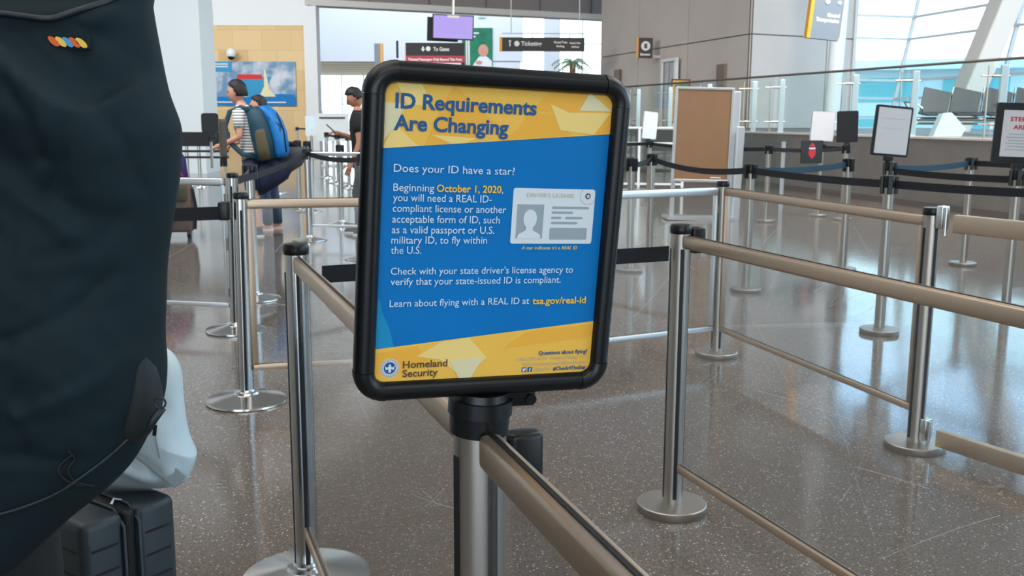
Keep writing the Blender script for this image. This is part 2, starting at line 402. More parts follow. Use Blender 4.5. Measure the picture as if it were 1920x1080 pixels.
# raised floor behind the low wall
LW = [(1.6, 32.0), (3.03, 27.0), (6.89, 13.25), (8.9, 6.1), (10.6, 0)]
bm = B()
poly = [(x+.2, y+.05) for x, y in LW]+[(19, -1), (14.2, 31.5), (10.6, 47), (1.6, 47)]
t0 = [bm.verts.new((x, y, 1.03)) for x, y in poly]; t1 = [bm.verts.new((x, y, .0)) for x, y in poly]
bm.faces.new(t0); bm.faces.new(t1[::-1])
for k in range(len(poly)): bm.faces.new((t1[k], t1[(k+1) % len(poly)], t0[(k+1) % len(poly)], t0[k]))
struct(obj('floor_raised', bm, 'lowwall'))
bm = B()
for p, q in zip(LW, LW[1:]): bar(bm, (*p, .52), (*q, .52), .22, 1.04)
struct(obj('wall_low', bm, 'lowwall'))
bm = B()
for p, q in zip(LW, LW[1:]): bar(bm, (*p, 1.055), (*q, 1.055), .26, .03)
struct(obj('trim_5', bm, 'conc'))
bm = B()
for p, q in zip(LW, LW[1:]):
    d = Vector((q[1]-p[1], p[0]-q[0])).normalized()*.13
    if d.x > 0: d = -d
    bar(bm, (p[0]+d.x, p[1]+d.y, .05), (q[0]+d.x, q[1]+d.y, .05), .03, .1)
struct(obj('baseboard_right', bm, 'joint'))

# glass balustrade on the low wall
bal = thing('glass_balustrade', 'long glass balustrade with steel handrail along top of the low grey wall', 'railing', (3.03, 27, 1.07))
def L_(p, z=0): return (p[0]-3.03, p[1]-27, z)
bm = B()
for p, q in zip(LW, LW[1:]): tube(bm, [L_(p, 1.08), L_(q, 1.08)], .022, 10)
obj('handrail', bm, 'joint', bal, True)
posts_b = [(3.19, 26.43), (3.73, 24.52), (4.29, 22.52), (4.83, 20.58), (5.12, 19.56), (5.76, 17.27), (6.18, 15.76), (6.69, 13.97), (7.4, 11.4), (8.3, 8.2)]
edges = [(1.6, 32.0)]+posts_b+[(10.6, 0)]
for p, q in zip(edges, edges[1:]):
    p, q = Vector(p), Vector(q); d = (q-p).normalized()*.05
    bm = B(); bar(bm, L_(p+d, .54), L_(q-d, .54), .014, 1.04); obj('glass_pane', bm, 'glass', bal)
for p in posts_b:
    bm = B(); box(bm, L_((p[0]+.12, p[1]), .5), (.1, .05, 1.02), None, .006)
    po = obj('post', bm, 'alu_cool', bal)
    bm = B()
    for z in (.2, .86):
        tube(bm, [L_((p[0]-.05, p[1]), z), L_((p[0]+.17, p[1]), z)], .02, 8); tube(bm, [L_((p[0]-.2, p[1]), z), L_((p[0]+.2, p[1]), z)], .012, 8)
    tube(bm, [L_((p[0]-.1, p[1]), 0), L_((p[0]-.1, p[1]), 1.0)], .013, 8)
    obj('clamp', bm, 'satin', po, True)

# sloping curtain wall at right
def curtain(name, p, q, tilt0, tilt1, nx, zs, m0=True):
    w = bpy.data.objects.new(name, None); COL.objects.link(w); struct(w)
    p, q = Vector((*p, 0)), Vector((*q, 0)); z0, z1 = zs[0], zs[-1]
    def P(u, z): return p.lerp(q, u)+(Vector((math.tan(tilt0), 0, 0)).lerp(Vector((math.tan(tilt1), 0, 0)), u))*(z-z0)+Vector((0, 0, z))
    bm = B()
    f = [P(0, z0), P(1, z0), P(1, z1), P(0, z1)]
    a_ = [bm.verts.new(x) for x in f]; b_ = [bm.verts.new(x+Vector((.02, .02, 0))) for x in f]
    bm.faces.new(a_); bm.faces.new(b_[::-1])
    for k in range(4): bm.faces.new((a_[k], a_[(k+1) % 4], b_[(k+1) % 4], b_[k]))
    obj('pane', bm, 'window', w)
    bm = B()
    for k in range(0 if m0 else 1, nx+1): bar(bm, P(k/nx, z0), P(k/nx, z1), .09, .1)
    for z in zs: bar(bm, P(0, z), P(1, z), .1, .07)
    obj('mullion', bm, 'mullion', w)
ZS = [1.03, 1.35, 1.95, 2.5, 3.76, 4.43, 5.4, 6.6, 7.8, 9]
curtain('window_4', (10.45, 31.0), (11.82, 31.5), 0, math.radians(10), 1, ZS)
curtain('window_5', (11.82, 31.5), (12.75, 26.7), math.radians(10), math.radians(10), 1, ZS, False)
curtain('window_6', (12.75, 26.7), (15.2, 14), math.radians(10), math.radians(10), 2, ZS, False)
curtain('window_7', (15.2, 14), (18.5, -3), math.radians(10), math.radians(10), 3, ZS, False)
# leaning and upright columns on the raised floor
bm = B()
for x, y in ((10.65, 24.2),):
    bar(bm, (x, y, 1.03), (x+2.75, y, 9.2), .8, .5, .05)
struct(obj('column_leaning', bm, 'ceil'))
bm = B(); tube(bm, [(8.55, 26.9, 1.03), (8.75, 26.9, 9)], .2, 24); struct(obj('column_round', bm, 'col', smooth=True))
# wall openings
bm = B(); box(bm, (0, 0, 1.07), (.95, .08, 2.14)); box(bm, (0, -.05, 1.07), (.02, .02, 2.1))
d1 = struct(obj('door_1', bm, 'lift', loc=(5.32, 34.12, 1.03))); d1.rotation_euler = (0, 0, -1.296)
bm = B()
for s in (-.53, .53): box(bm, (s, -.03, 1.1), (.1, .12, 2.2))
box(bm, (0, -.03, 2.22), (1.16, .12, .1)); obj('frame', bm, 'white', d1)
for nm, (x, y, z, w_, h_) in {'niche_panel_2': (6.35, 30.72, 2.52, .5, .85), 'niche_panel_3': (4.04, 38.93, 2.1, .55, 2.1)}.items():  # flush brown boxes standing in for dark wall niches, nothing cut out
    bm = B(); box(bm, (0, 0, 0), (w_, .08, h_)); d = struct(obj(nm, bm, 'niche_br', loc=(x, y, z))); d.rotation_euler = (0, 0, -1.296)
# outside: pavement and the buildings across the road
bm = B(); box(bm, (60, 30, -.6), (110, 200, .3)); struct(obj('ground_outside', bm, 'pave'))
def building(label, loc, w, h, rows, rz, cols, cat='building'):
    t = thing('terminal_building', label, cat, loc, rz, 'buildings outside the windows')
    bm = B(); box(bm, (0, 3, h/2), (w, 6, h)); obj('wall', bm, 'bld', t)
    bm = B(); box(bm, (0, 2.6, h+.3), (w+1.5, 8, .6)); obj('roof', bm, 'bld', t)
    for r in range(rows):
        for k in range(cols):
            bm = B(); x = -w/2+(k+.5)*w/cols; z = (r+.5)*h/rows
            box(bm, (x, -.03, z), (w/cols*.72, .1, h/rows*.62)); obj('window', bm, 'bld_t', t)
building('pale building with teal windows seen through the leaning glass wall', (34, 56, -.4), 30, 4.6, 2, -.5, 6)
building('low white canopy building behind the row of seats', (46, 22, -.4), 26, 3.4, 1, -1.3, 5)

# ------------------------------------------------------------------ stanchions
RP = .0325
def post_parts(t, style, slots=True, n=24, head='cap', h=1.0):
    bm = B(); tube(bm, [(0, 0, .03), (0, 0, h-.02)], RP, n); pole = obj('pole', bm, 'steel' if style == 'dome' else 'satin', t, True)
    if slots:
        for k in range(4):
            a = k*PI/2; bm = B()
            box(bm, (0, 0, 0), (.003, .013, h-.13)); o = obj('channel', bm, 'channel', pole)
            o.location = (math.cos(a)*(RP-.0005), math.sin(a)*(RP-.0005), .05+(h-.13)/2); o.rotation_euler = (0, 0, a)
    bm = B()
    if style == 'dome': lathe(bm, [(.186, 0), (.19, .004), (.188, .012), (.06, .04), (.055, .05), (.04, .052), (.036, .06)], 40)
    elif style == 'disc': lathe(bm, [(.118, 0), (.12, .003), (.12, .028), (.117, .031), (.036, .032)], 40)
    obj('base', bm, 'steel' if style == 'dome' else 'satin', t, True)
    bm = B()
    if head == 'cap':
        lathe(bm, [(.034, h-.03), (.036, h-.026), (.037, h-.008), (.033, h), (.01, h+.002)], 24)
    else:
        lathe(bm, [(.0345, h-.075), (.036, h-.07), (.037, h-.006), (.034, h)], 20)
    hd = obj('cap', bm, 'black', t, True)
    if head == 'clips':
        for k in range(4):
            a = k*PI/2; bm = B(); box(bm, (.044, 0, h-.06), (.02, .03, .11), None, .004)
            o = obj('belt_clip', bm, 'black', t); o.rotation_euler = (0, 0, a)
    return t
def post(style, loc, label, rz=0, tilt=0, head='cap', slots=True, n=24):
    key = (style, head, slots)
    if key in PROTO: return dup(PROTO[key], loc, rz, label, 'queue barrier posts', tilt)
    t = thing('stanchion_post', label, 'barrier post', loc, rz, 'queue barrier posts'); t.rotation_euler = (0, tilt, rz)
    PROTO[key] = post_parts(t, style, slots, n, head); return t
PROTO = {}
PA, PB, PC, PD, PE, PN, PH = (-.603, 2.729), (-1.272, 4.575), (.56, 3.26), (1.175, 5.52), (1.673, 3.925), (-.04, 1.2), (-.13, 4.86)
PN2, PC2, PE2 = (.50, -.33), (1.155, 1.74), (2.55, 2.42)
post('dome', (*PA, 0), 'chrome post with domed base just left of the blue and yellow sign', -1.218, .0)
post('dome', (*PB, 0), 'chrome post with domed base where the belt beside the dark pack ends', .245, .014)
post('dome', (-1.757, 6.15, 0), 'chrome post right behind another chrome post, carrying the brown display board', 0, .02)
post('disc', (*PC, 0), 'satin post on thick disc base right of the sign, nearest in its lane', -1.5, 0)
post('disc', (*PD, 0), 'satin post on disc base where two acrylic panels meet below the brown board', -1.268, 0)
post('disc', (*PE, 0), 'satin post with hinged gate panel, thick disc base at the right', -1.268, 0)
post('disc', (*PH, 0), 'satin post hidden behind the blue and yellow sign', .1)
post('disc', (*PC2, 0), 'satin post just outside the right edge ending the long beige rail', .45)
post('disc', (*PN2, 0), 'satin post behind the photographer ending the nearest rail', -.3)
post('disc', (*PE2, 0), 'satin post outside the right edge ending the hinged gate', .3)
# the post under the sign has no cap: the sign clamp sits there
t = thing('stanchion_post', 'nearest satin post, standing under the blue and yellow sign', 'barrier post', (*PN, 0), -1.05, 'queue barrier posts')
bm = B(); tube(bm, [(0, 0, .03), (0, 0, .958)], .0335, 32); pole = obj('pole', bm, 'satin', t, True)
for k in range(4):
    a = k*PI/2; bm = B(); box(bm, (0, 0, .48), (.003, .013, .9)); o = obj('channel', bm, 'channel', pole); o.location = (math.cos(a)*.033, math.sin(a)*.033, 0); o.rotation_euler = (0, 0, a)
bm = B(); lathe(bm, [(.118, 0), (.12, .003), (.12, .028), (.117, .031), (.036, .032)], 40); obj('base', bm, 'satin', t, True)
bm = B(); box(bm, (-.003, .064, .905), (.034, .05, .085), None, .008); obj('belt_cassette', bm, 'black', t, True)

def panel(p, q, label, ztop=.945, zbot=.165, rail='alu', side=(True, True), gap=.04, tw=.03, th=.044, bh=.03, sw=.018, seed=0):
    p, q = Vector(p), Vector(q); L = (q-p).length; a = math.atan2((q-p).y, (q-p).x)
    t = thing('barrier_panel', label, 'barrier panel', (p.x, p.y, 0), a, 'acrylic barrier panels')
    bm = B(); box(bm, (L/2, 0, ztop), (L-2*gap+.006, tw, th), None, .009); r = obj('top_rail', bm, rail, t, True)
    bm = B(); box(bm, (L/2, 0, ztop+th/2), (L-2*gap-.01, .006, .004)); obj('groove', bm, 'channel', r)
    bm = B(); box(bm, (L/2, 0, zbot), (L-2*gap+.006, .022, bh), None, .006); r = obj('bottom_rail', bm, rail, t, True)
    bm = B(); box(bm, (L/2, 0, zbot+bh/2), (L-2*gap-.01, .006, .003)); obj('groove', bm, 'channel', r)
    for k, s in enumerate((gap+.008, L-gap-.008)):
        if side[k]:
            bm = B(); box(bm, (s, 0, (ztop+zbot)/2), (sw, .028, ztop-zbot-.04), None, .004); obj('side_rail', bm, rail, t, True)
            bm = B(); box(bm, (s-.012 if k == 0 else s+.012, 0, (ztop+zbot)/2), (.012, .016, .08)); box(bm, (s-.012 if k == 0 else s+.012, 0, ztop-.1), (.012, .016, .05)); box(bm, (s-.012 if k == 0 else s+.012, 0, zbot+.08), (.012, .016, .05)); obj('clamp', bm, 'satin', t)
    bm = B(); box(bm, (L/2, 0, (ztop+zbot)/2), (L-2*gap-(.03 if side[0] else -.01), .005, ztop-zbot-.03))
    rg = random.Random(label)
    for k in range(11):      # long hairline scratches and short scuffs in the sheet
        u, z = rg.uniform(.2, L-.2), rg.uniform(zbot+.2, ztop-.15); a_ = rg.uniform(-1.2, 1.2); ln = rg.uniform(.05, .3) if k > 2 else rg.uniform(.3, .5)
        ln = min(ln, 2*(z-zbot-.03)/max(.05, abs(math.sin(a_))), 2*(ztop-.03-z)/max(.05, abs(math.sin(a_)))); cv = rg.uniform(-.25, .25); w_ = rg.uniform(.0004, .0009); prev = None
        for j in range(9):
            v = (j/8-.5)*ln; x_, z_ = v*math.cos(a_)-cv*v*v*math.sin(a_), v*math.sin(a_)+cv*v*v*math.cos(a_)
            cur = [bm.verts.new((u+x_-w_*math.sin(a_), .0032, z+z_+w_*math.cos(a_))), bm.verts.new((u+x_+w_*math.sin(a_), .0032, z+z_-w_*math.cos(a_)))]
            if prev: f_ = bm.faces.new((prev[0], prev[1], cur[1], cur[0])); f_.material_index = 1
            prev = cur
    obj('pane', bm, ['pane', 'scratch'], t)
    return t
panel(PA, PN, 'acrylic panel with beige rails running from chrome post to the sign post', side=(False, False))
panel(PN, PN2, 'nearest beige rail with dark groove and acrylic sheet, leaving the sign post at lower right', side=(False, False))
panel(PC, PC2, 'acrylic panel with long beige rail crossing the right side', side=(False, False))
panel(PD, PE, 'scratched acrylic panel with beige rail behind the long rail at right')
panel(PH, PD, 'acrylic panel with pale rail just right of the sign', rail='alu_cool')
panel(PB, PH, 'acrylic panel with pale rail left of the sign, from the belt post', rail='alu', sw=.03)
panel((-1.757, 6.15), (-3.35, 6.45), 'acrylic panel with white rail behind the dark backpack', rail='alu_cool')
panel((-2.23, 10.8), (-.5, 10.55), 'pale rail panel in front of the man in black', rail='alu_cool')
# hinged gate at far right
p, q = Vector(PE), Vector(PE2); L = (q-p).length; a = math.atan2((q-p).y, (q-p).x)
t = thing('swing_gate', 'beige banded swing gate with acrylic sheet at right edge', 'gate', (p.x, p.y, 0), a)
for z in (.945, .075):
    bm = B(); box(bm, (L/2+.03, 0, z), (L-.15, .03, .07), None, .004); obj('band', bm, 'alu', t, True)
    bm = B(); box(bm, (.048, 0, z+.02), (.03, .045, .09), None, .004); tube(bm, [(.07, -.01, z-.05), (.07, -.01, z+.06)], .008, 10); obj('hinge', bm, 'steel', t, True)
bm = B(); box(bm, (L/2+.03, 0, .51), (L-.17, .006, .8)); obj('pane', bm, 'pane', t)

# belts
def belt(p, q, label, sag=.0, h=.05, m='belt', trim=.045, zq=None):
    p = Vector(p); q = Vector(q); d = (q-p).normalized(); p += d*trim; q -= d*trim
    bm = B(); n = 14; nr = Vector((-d.y, d.x, 0)).normalized()*.0012; rows = []
    for k in range(n+1):
        u = k/n; c = p.lerp(q, u)-Vector((0, 0, 4*sag*u*(1-u)))
        rows.append([bm.verts.new(c+s*nr+Vector((0, 0, z))) for s, z in ((1, h/2), (-1, h/2), (-1, -h/2), (1, -h/2))])
    for a_, b_ in zip(rows, rows[1:]):
        for k in range(4): bm.faces.new((a_[k], a_[(k+1) % 4], b_[(k+1) % 4], b_[k]))
    bm.faces.new(rows[0]); bm.faces.new(rows[-1][::-1])
    return tag(obj('retractable_belt', bm, m), label, 'belt', 'retractable queue belts')
def cassette(x, y, z, rz, label=None):
    bm = B(); box(bm, (0, 0, 0), (.05, .06, .085), None, .008); o = obj('belt_cassette', bm, 'black', None, True, (x, y, z)); o.rotation_euler = (0, 0, rz); return o
belt((PA[0]+.02, PA[1]+.03, .905), (*PC, .905), 'black belt passing behind the sign to the disc-base post at right', .0)
PBL = (-3.0, 4.6)
belt((PBL[0], PBL[1], .885), (*PB, .905), 'black belt crossing from the dark backpack to the chrome post', .012, .062, trim=.07)
def add_cassette(x, y, z, rz, label):
    return tag(cassette(x, y, z, rz), label, 'belt cassette', 'belt cassettes')
add_cassette(PB[0]-.062, PB[1]-.005, .915, 0, 'black belt cassette on left side of the chrome post near the dark pack')
add_cassette(PC[0]+.055, PC[1]+.03, .945, .3, 'black belt cassette under the beige rail at the disc-base post')
post('disc', (*PBL, 0), 'satin post hidden behind the dark backpack', 0)

# right-hand field of stanchions
def rp(x, y, label, rz=0, head='clips', tilt=0): return post('disc', (x, y, 0), label, rz, tilt, head, False, 16)
R1, R2, R3, R5, R6, R7, R8 = (1.04, 8.66), (1.36, 9.7), (1.84, 7.66), (2.96, 8.75), (2.34, 6.15), (4.2, 9.1), (3.54, 6.95)
R4, R2s, R9, R10, R6s = (3.32, 12.9), (2.12, 15.4), (4.25, 13.7), (4.42, 13.2), (3.08, 8.1)
OFF1, OFF2 = (3.2, 5.25), (5.3, 8.2)
rp(*R1, 'belt post beside the right edge of the blue and yellow sign', .3)
rp(*R2, 'belt post in front of the small tilted white sign', .3)
rp(*R3, 'belt post in front of the brown board, with belts to both sides', .35)
rp(*R5, 'belt post below the small black sign', .3)
rp(*R6, 'belt post in front of the framed white notice', -.2)
rp(*R7, 'belt post between the framed notice and the red-lettered notice', -.2)
rp(*R8, 'post carrying the red-lettered notice at the right edge', -.2)
rp(*R4, 'belt post beside the low glass gate', .1)
rp(*R2s, 'post carrying the small tilted white sign', .1)
rp(*R9, 'post carrying the blank pale sign', .1)
rp(*R10, 'post carrying the small black sign', .1)
rp(*R6s, 'post carrying the framed white notice', -.2)
rp(*OFF1, 'belt post outside the right edge, nearer the camera', -.2)
rp(*OFF2, 'belt post outside the right edge, farther back', -.2)
Z = .945
belt((*R1, Z), (*R2, Z), 'short black belt just right of the big sign', .02)
belt((*R2, Z), (*R3, Z), 'sagging black belt crossing the brown board', .05)
belt((*R3, Z), (*R5, Z), 'blue belt going right from the post by the brown board', .02, .05, 'belt_teal')
belt((*R3, Z), (*R6, Z), 'black belt below the red emblem panel', .01)
belt((*R6, Z), (*OFF1, Z), 'nearest black belt leaving the right edge', .01)
belt((*R6s, Z), (*R7, Z), 'blue belt behind the framed white notice', .02, .05, 'belt_teal')
belt((*R6s, Z-.02), (*R8, Z-.02), 'black belt between the framed notice and the red-lettered notice', .01)
belt((*R7, Z), (*OFF2, Z), 'black belt passing behind the red-lettered notice', .01)
belt((*R2s, Z), (1.25, 15.6, Z), 'far black belt left of the small tilted sign', .01)
belt((*R2s, Z), (*R4, Z), 'far black belt passing behind the brown board', .03)
belt((*R4, Z), (*R10, Z), 'far black belt carrying the red emblem panel', .02)
belt((*R9, Z), (*R10, Z), 'short twisted black belt between the pale and black signs', .0)
rp(1.25, 15.6, 'far belt post hidden behind the big sign')

# left-hand field
def lp(x, y, label, rz=0): return post('dome', (x, y, 0), label, rz, 0, 'clips', False, 16)
lp(-2.23, 10.8, 'chrome belt post behind the blue backpack, where two belts meet', .1)
lp(-1.92, 7.25, 'chrome post at the grey belt, behind the chrome pair', .1)
lp(-2.15, 12.4, 'chrome post just right of the one where two belts meet')
lp(-1.42, 9.4, 'post at left edge of the big sign, ending the sagging belt', .1)
lp(-3.15, 14.6, 'left one of two close chrome posts below the navy jacket')
lp(-2.92, 14.15, 'right one of two close chrome posts below the navy jacket')
lp(-4.2, 17.6, 'slim chrome post beside the navy jacket, right of two')
lp(-4.6, 18.7, 'slim chrome post nearly hidden by the navy jacket')
lp(-4.1, 22.0, 'far chrome post left of three below the lobby opening')
lp(-3.55, 20.2, 'far chrome post between two others below the lobby opening')
lp(-3.15, 19.1, 'far chrome post right of three, nearest the man in black')
lp(-6.35, 19.4, 'chrome post in front of white column, left of the pair')
lp(-6.02, 19.1, 'chrome post in front of white column, right of the pair')
for k in range(8):
    t = k/7; x = -6.9+3.7*t; y = 32-3.2*t
    lp(x, y, ['farthest-left chrome post in the far row before the stone wall', 'second chrome post from the left in the far row before stone wall', 'third chrome post from the left in the far row before stone wall',
              'fourth chrome post from the left in the far row before stone wall', 'fourth chrome post from the right in the far row before stone wall', 'third chrome post from the right in the far row, under the jamb',
              'second chrome post from the right in the far row, under the lobby', 'rightmost chrome post in the far row, under the lobby opening'][k])
belt((-6.9, 32, .95), (-3.2, 28.8, .95), 'thin dark belt along the far row of posts', .02, .05)
belt((-4.1, 22, .95), (-3.15, 19.1, .95), 'far belt on the three posts before the man in black', .02, .05)
belt((-3.15, 14.6, .95), (-4.6, 18.7, .95), 'dark belt behind the navy jacket', .02, .05)
belt((-2.23, 10.8, .945), (-1.42, 9.4, .945), 'sagging black belt left of the sign edge', .03)
belt((-2.23, 10.8, .945), (-1.757, 6.15, .945), 'black belt running to the post of the brown display board', .03)
belt((-2.23, 10.8, .95), (-2.92, 14.15, .95), 'black belt from meeting post back to the close pair', .02)
belt((-1.92, 7.25, .945), (-1.757, 6.15, .96), 'short grey belt behind the chrome pair', .03, .05, 'belt_grey')
belt((-1.757, 6.15, .94), (-4.4, 8.2, .94), 'black belt behind the purple bag', .02)
post('dome', (-4.4, 8.2, 0), 'belt post hidden behind the dark backpack at left', 0, 0, 'clips', False, 16)
# wide dark banner between two posts
bm = B(); box(bm, (0, 0, .04), (1.55, .02, .19), None, .006)
o = tag(obj('queue_banner', bm, 'belt', None, False, (-4.55, 13.3, 1.0)), 'wide dark banner strung in front of the white column', 'banner'); o.rotation_euler = (0, 0, .05)
bm = B()
for s in (-.7, .7): box(bm, (s, .012, -.45), (.03, .03, 1.1))
obj('leg', bm, 'satin', o)
bm = B()
for z in (-.12, -.2): box(bm, (0, 0, z), (1.5, .012, .03))
obj('cross_bar', bm, 'black', o)

# ------------------------------------------------------------------ the big sign
xa = Vector((.93001, .36488, -.0441)); za = Vector((.06352, -.0414, .99712)); ya = za.cross(xa); so = Vector((-.0212, 1.1741, 1.2081))
SG = thing('poster_sign', 'black framed blue and yellow ID requirements poster sign on the nearest post', 'sign')
SG.matrix_world = Matrix(((xa.x, ya.x, za.x, so.x), (xa.y, ya.y, za.y, so.y), (xa.z, ya.z, za.z, so.z), (0, 0, 0, 1)))
def sweep(bm, path, prof, closed=False):
    """prof: (outward, y) pairs; path: (x, z, nx, nz) with outward normal"""
    rows = [[bm.verts.new((x+nx*u, y, z+nz*u)) for u, y in prof] for x, z, nx, nz in path]
    n = len(prof)
    for a_, b_ in zip(rows, rows[1:]):
        for k in range(n): bm.faces.new((a_[k], a_[(k+1) % n], b_[(k+1) % n], b_[k]))
    bm.faces.new(rows[0]); bm.faces.new(rows[-1][::-1])
IX, IZ, fw, rc = .1415, .1745, .0235, .013
prof = [(0, .004), (0, -.006), (.003, -.0105), (.009, -.0135), (.016, -.0125), (.0215, -.007), (fw, 0), (.0225, .011), (.016, .014), (0, .014)]
cx, cz = IX-.014, IZ-.014
def seg(a, b): return [a, b]
runs = [('frame_rail', [(-cx, IZ, 0, 1), (cx, IZ, 0, 1)]), ('frame_rail', [(IX, cz, 1, 0), (IX, -cz, 1, 0)]), ('frame_rail', [(cx, -IZ, 0, -1), (-cx, -IZ, 0, -1)]), ('frame_rail', [(-IX, -cz, -1, 0), (-IX, cz, -1, 0)])]
for nm, path in runs:
    bm = B(); sweep(bm, path, prof); obj(nm, bm, 'frame', SG, True)
prof2 = [(u*1.03 if u else 0, y*1.06) for u, y in prof]
for sx, sz, a0 in ((1, 1, 0), (-1, 1, PI/2), (-1, -1, PI), (1, -1, 3*PI/2)):
    bm = B(); path = []
    A0 = (cx+.0005 if sx > 0 else -cx-.0005, cz+.0005 if sz > 0 else -cz-.0005)
    for k in range(9):
        a = a0+PI/2*k/8; path.append((A0[0]+.0135*math.cos(a), A0[1]+.0135*math.sin(a), math.cos(a), math.sin(a)))
    sweep(bm, path, prof2)
    obj('corner_cap', bm, 'black', SG, True)
bm = B(); box(bm, (0, .009, 0), (.29, .008, .356)); obj('back_panel', bm, 'black', SG)
bm = B(); prism(bm, [(-.1425, -.176), (.1425, -.176), (.1425, .176), (-.1425, .176)], 0, .003); PO = obj('poster', bm, 'p_blue', SG)
LAY = [0]
def flat(name, polys, m, lay, parent=None):
    bm = B()
    for i, p in enumerate(polys):
        prism(bm, p, -.00025*lay-.0002, -.00025*lay)
        if name not in ('star_disc', 'seal_ring', 'social_icons', 'card_portrait'):
            o = obj(name, bm, m, parent or PO); bm = B()
    if len(bm.verts): o = obj(name, bm, m, parent or PO)
    return o
XL, XR = -.1425, .1425
zt = lambda x: .1005+(x+.1424)*(.1275-.1005)/.282
zb = lambda x: -.1342+(x+.1401)*(-.1081+.1342)/.281
flat('yellow_band', [[(XL, zt(XL)), (XR, zt(XR)), (XR, .176), (XL, .176)], [(XL, -.176), (XR, -.176), (XR, zb(XR)), (XL, zb(XL))]], 'p_yel', 1)
flat('amber_shape', [[(-.06, .176), (-.03, .15), (.0, .13), (-.045, .112), (-.092, zt(-.092)), (-.075, .15)], [(.035, .15), (.06, .176), (.12, .176), (.096, .152)], [(.02, .128), (.034, .148), (.072, .148), (.09, .125), (.06, zt(.06)), (.0, zt(0))],
                       [(XL, -.14), (-.09, -.132), (-.075, -.15), (-.11, -.165), (XL, -.165)], [(.02, -.14), (.14, -.128), (.14, -.112), (.05, -.119)], [(XR, zt(XR)), (.118, zt(.118)), (.14, .158)]], 'p_yel2', 2)
flat('pale_shape', [[(-.13, .176), (-.1, .176), (-.085, .15), (-.115, .15)], [(-.128, .128), (-.1, zt(-.1)), (-.1425, zt(-.1425))], [(.06, .16), (.085, .151), (.14, .153), (.12, .1262), (.075, .13)], [(-.085, .118), (-.03, .116), (-.045, zt(-.045)), (-.06, zt(-.06))],
                             [(-.09, -.145), (-.06, -.128), (-.025, -.124), (.0, -.15), (-.03, -.1755), (-.06, -.15)], ], 'p_yel3', 3)
flat('cream_shape', [[(XL, .152), (-.117, .151), (-.127, .126), (XL, .107)], [(.11, .176), (.1415, .155), (.098, .154)], [(-.048, -.152), (-.005, -.149), (-.02, -.1755), (-.035, -.1755)]], 'p_pale', 4)
flat('teal_patch', [[(XL, -.134), (-.118, -.132), (-.125, -.108), (-.134, -.09), (-.137, -.075), (XL, -.07)]], 'p_teal', 1)
def lettering(name, items, m, lay=5):
    bm = B()
    for it in items:
        s, x0, z, h, x1 = it[:5]; bold = it[5] if len(it) > 5 else 0; sl = it[6] if len(it) > 6 else 0
        text_bm(bm, s, x0, z, h, x1, -.00025*lay, bold, slant=sl)
    return obj(name, bm, m, PO)
lettering('headline_lettering', [('ID Requirements', -.1287, .1463, .0172, .0425, .00065), ('Are Changing', -.1295, .1220, .0172, .0084, .00065)], 'ink_blue')
lettering('body_lettering', [('Does your ID have a star?', -.1273, .0748, .0094, .0199), ('Beginning', -.127, .0530, .0091, -.0785), (',', .0055, .0530, .0091, .0068)]+
          [(s, -.1267, z, .0091, x1) for s, z, x1 in (('you will need a REAL ID-', .0413, -.0071), ('compliant license or another', .0290, .0122), ('acceptable form of ID, such', .0165, .0049), ('as a valid passport or U.S.', .0041, -.0012), ('military ID, to fly within', -.0080, -.0097), ('the U.S.', -.0199, -.0905))]+
          [("Check with your state driver's license agency to", -.1259, -.0446, .0088, .1066), ('verify that your state-issued ID is compliant.', -.1256, -.0571, .0088, .0909), ('Learn about flying with a REAL ID at', -.1256, -.0832, .0088, .0505)], 'p_text')
lettering('gold_lettering', [('October 1, 2020', -.0755, .0530, .0088, .0045, .0002), ('tsa.gov/real-id', .0550, -.0838, .0088, .1278, .0002)], 'p_gold')
lettering('card_caption', [("A star indicates it's a REAL ID", .0354, -.0150, .0042, .1098, 0, .25)], 'p_yel3')
lettering('agency_lettering', [('Homeland', -.1063, -.1587, .0092, -.0508, .0002), ('Security', -.1063, -.1697, .0092, -.0624, .0002)], 'p_brown')
lettering('contact_lettering', [('Questions about flying?', .0685, -.1496, .0052, .1361, .0001), ('#Check4TheStar', .090, -.1708, .0050, .1365, .0001)], 'ink_blue')
lettering('small_print', [('1-866-289-9673  Federal Relay: 711', .038, -.1562, .0046, .1352), ('TSA-ContactCenter@tsa.dhs.gov', .0479, -.1632, .0046, .1358), ('@AskTSA', .0650, -.1703, .0046, .0877)], 'p_faint')
# drawn licence card
cq = [(.0203, .0595), (.1280, .0595), (.1300, -.0082), (.0203, -.0079)]
flat('licence_card', [rrect(.0203, -.008, .1288, .0595, .003)], 'p_card', 2)
ph = [(.0266, .040), (.0615, .040), (.0615, -.0017), (.0266, -.0017)]
gr = [ph]
for x0, z0, x1, z1 in ((.0721, .0350, .1217, .0380), (.0719, .0290, .1005, .0320), (.0717, .0226, .0853, .0256), (.0905, .0226, .1141, .0256), (.0720, .0162, .1074, .0192), (.0710, -.0028, .1213, .0118)):
    gr.append(rrect(x0, z0, x1, z1, .0013, 3))
flat('card_line', gr, 'p_grey', 3)
flat('portrait_head', [ell(.0440, .0225, .0088, .0115, 24)], 'p_card', 5)
flat('card_portrait', [[(.0285, -.0017), (.0300, .0035), (.0395, .0085), (.0395, .016), (.0485, .016), (.0485, .0085), (.0580, .0035), (.0595, -.0017)]], 'p_card', 4)
bm = B(); text_bm(bm, "DRIVER'S LICENSE", .0382, .0490, .0052, .1003, -.001); obj('card_heading', bm, 'p_faint', PO)
flat('star_disc', [ell(.1190, .0513, .0036, .0036, 20)]+[ell(.1190+.0104*math.cos(a), .0513+.0104*math.sin(a), .0004, .0004, 6) for a in [2*PI*k/34 for k in range(34)] if .1190+.0104*math.cos(a) < .1287 and .0513+.0104*math.sin(a) < .0592], 'ink', 4)
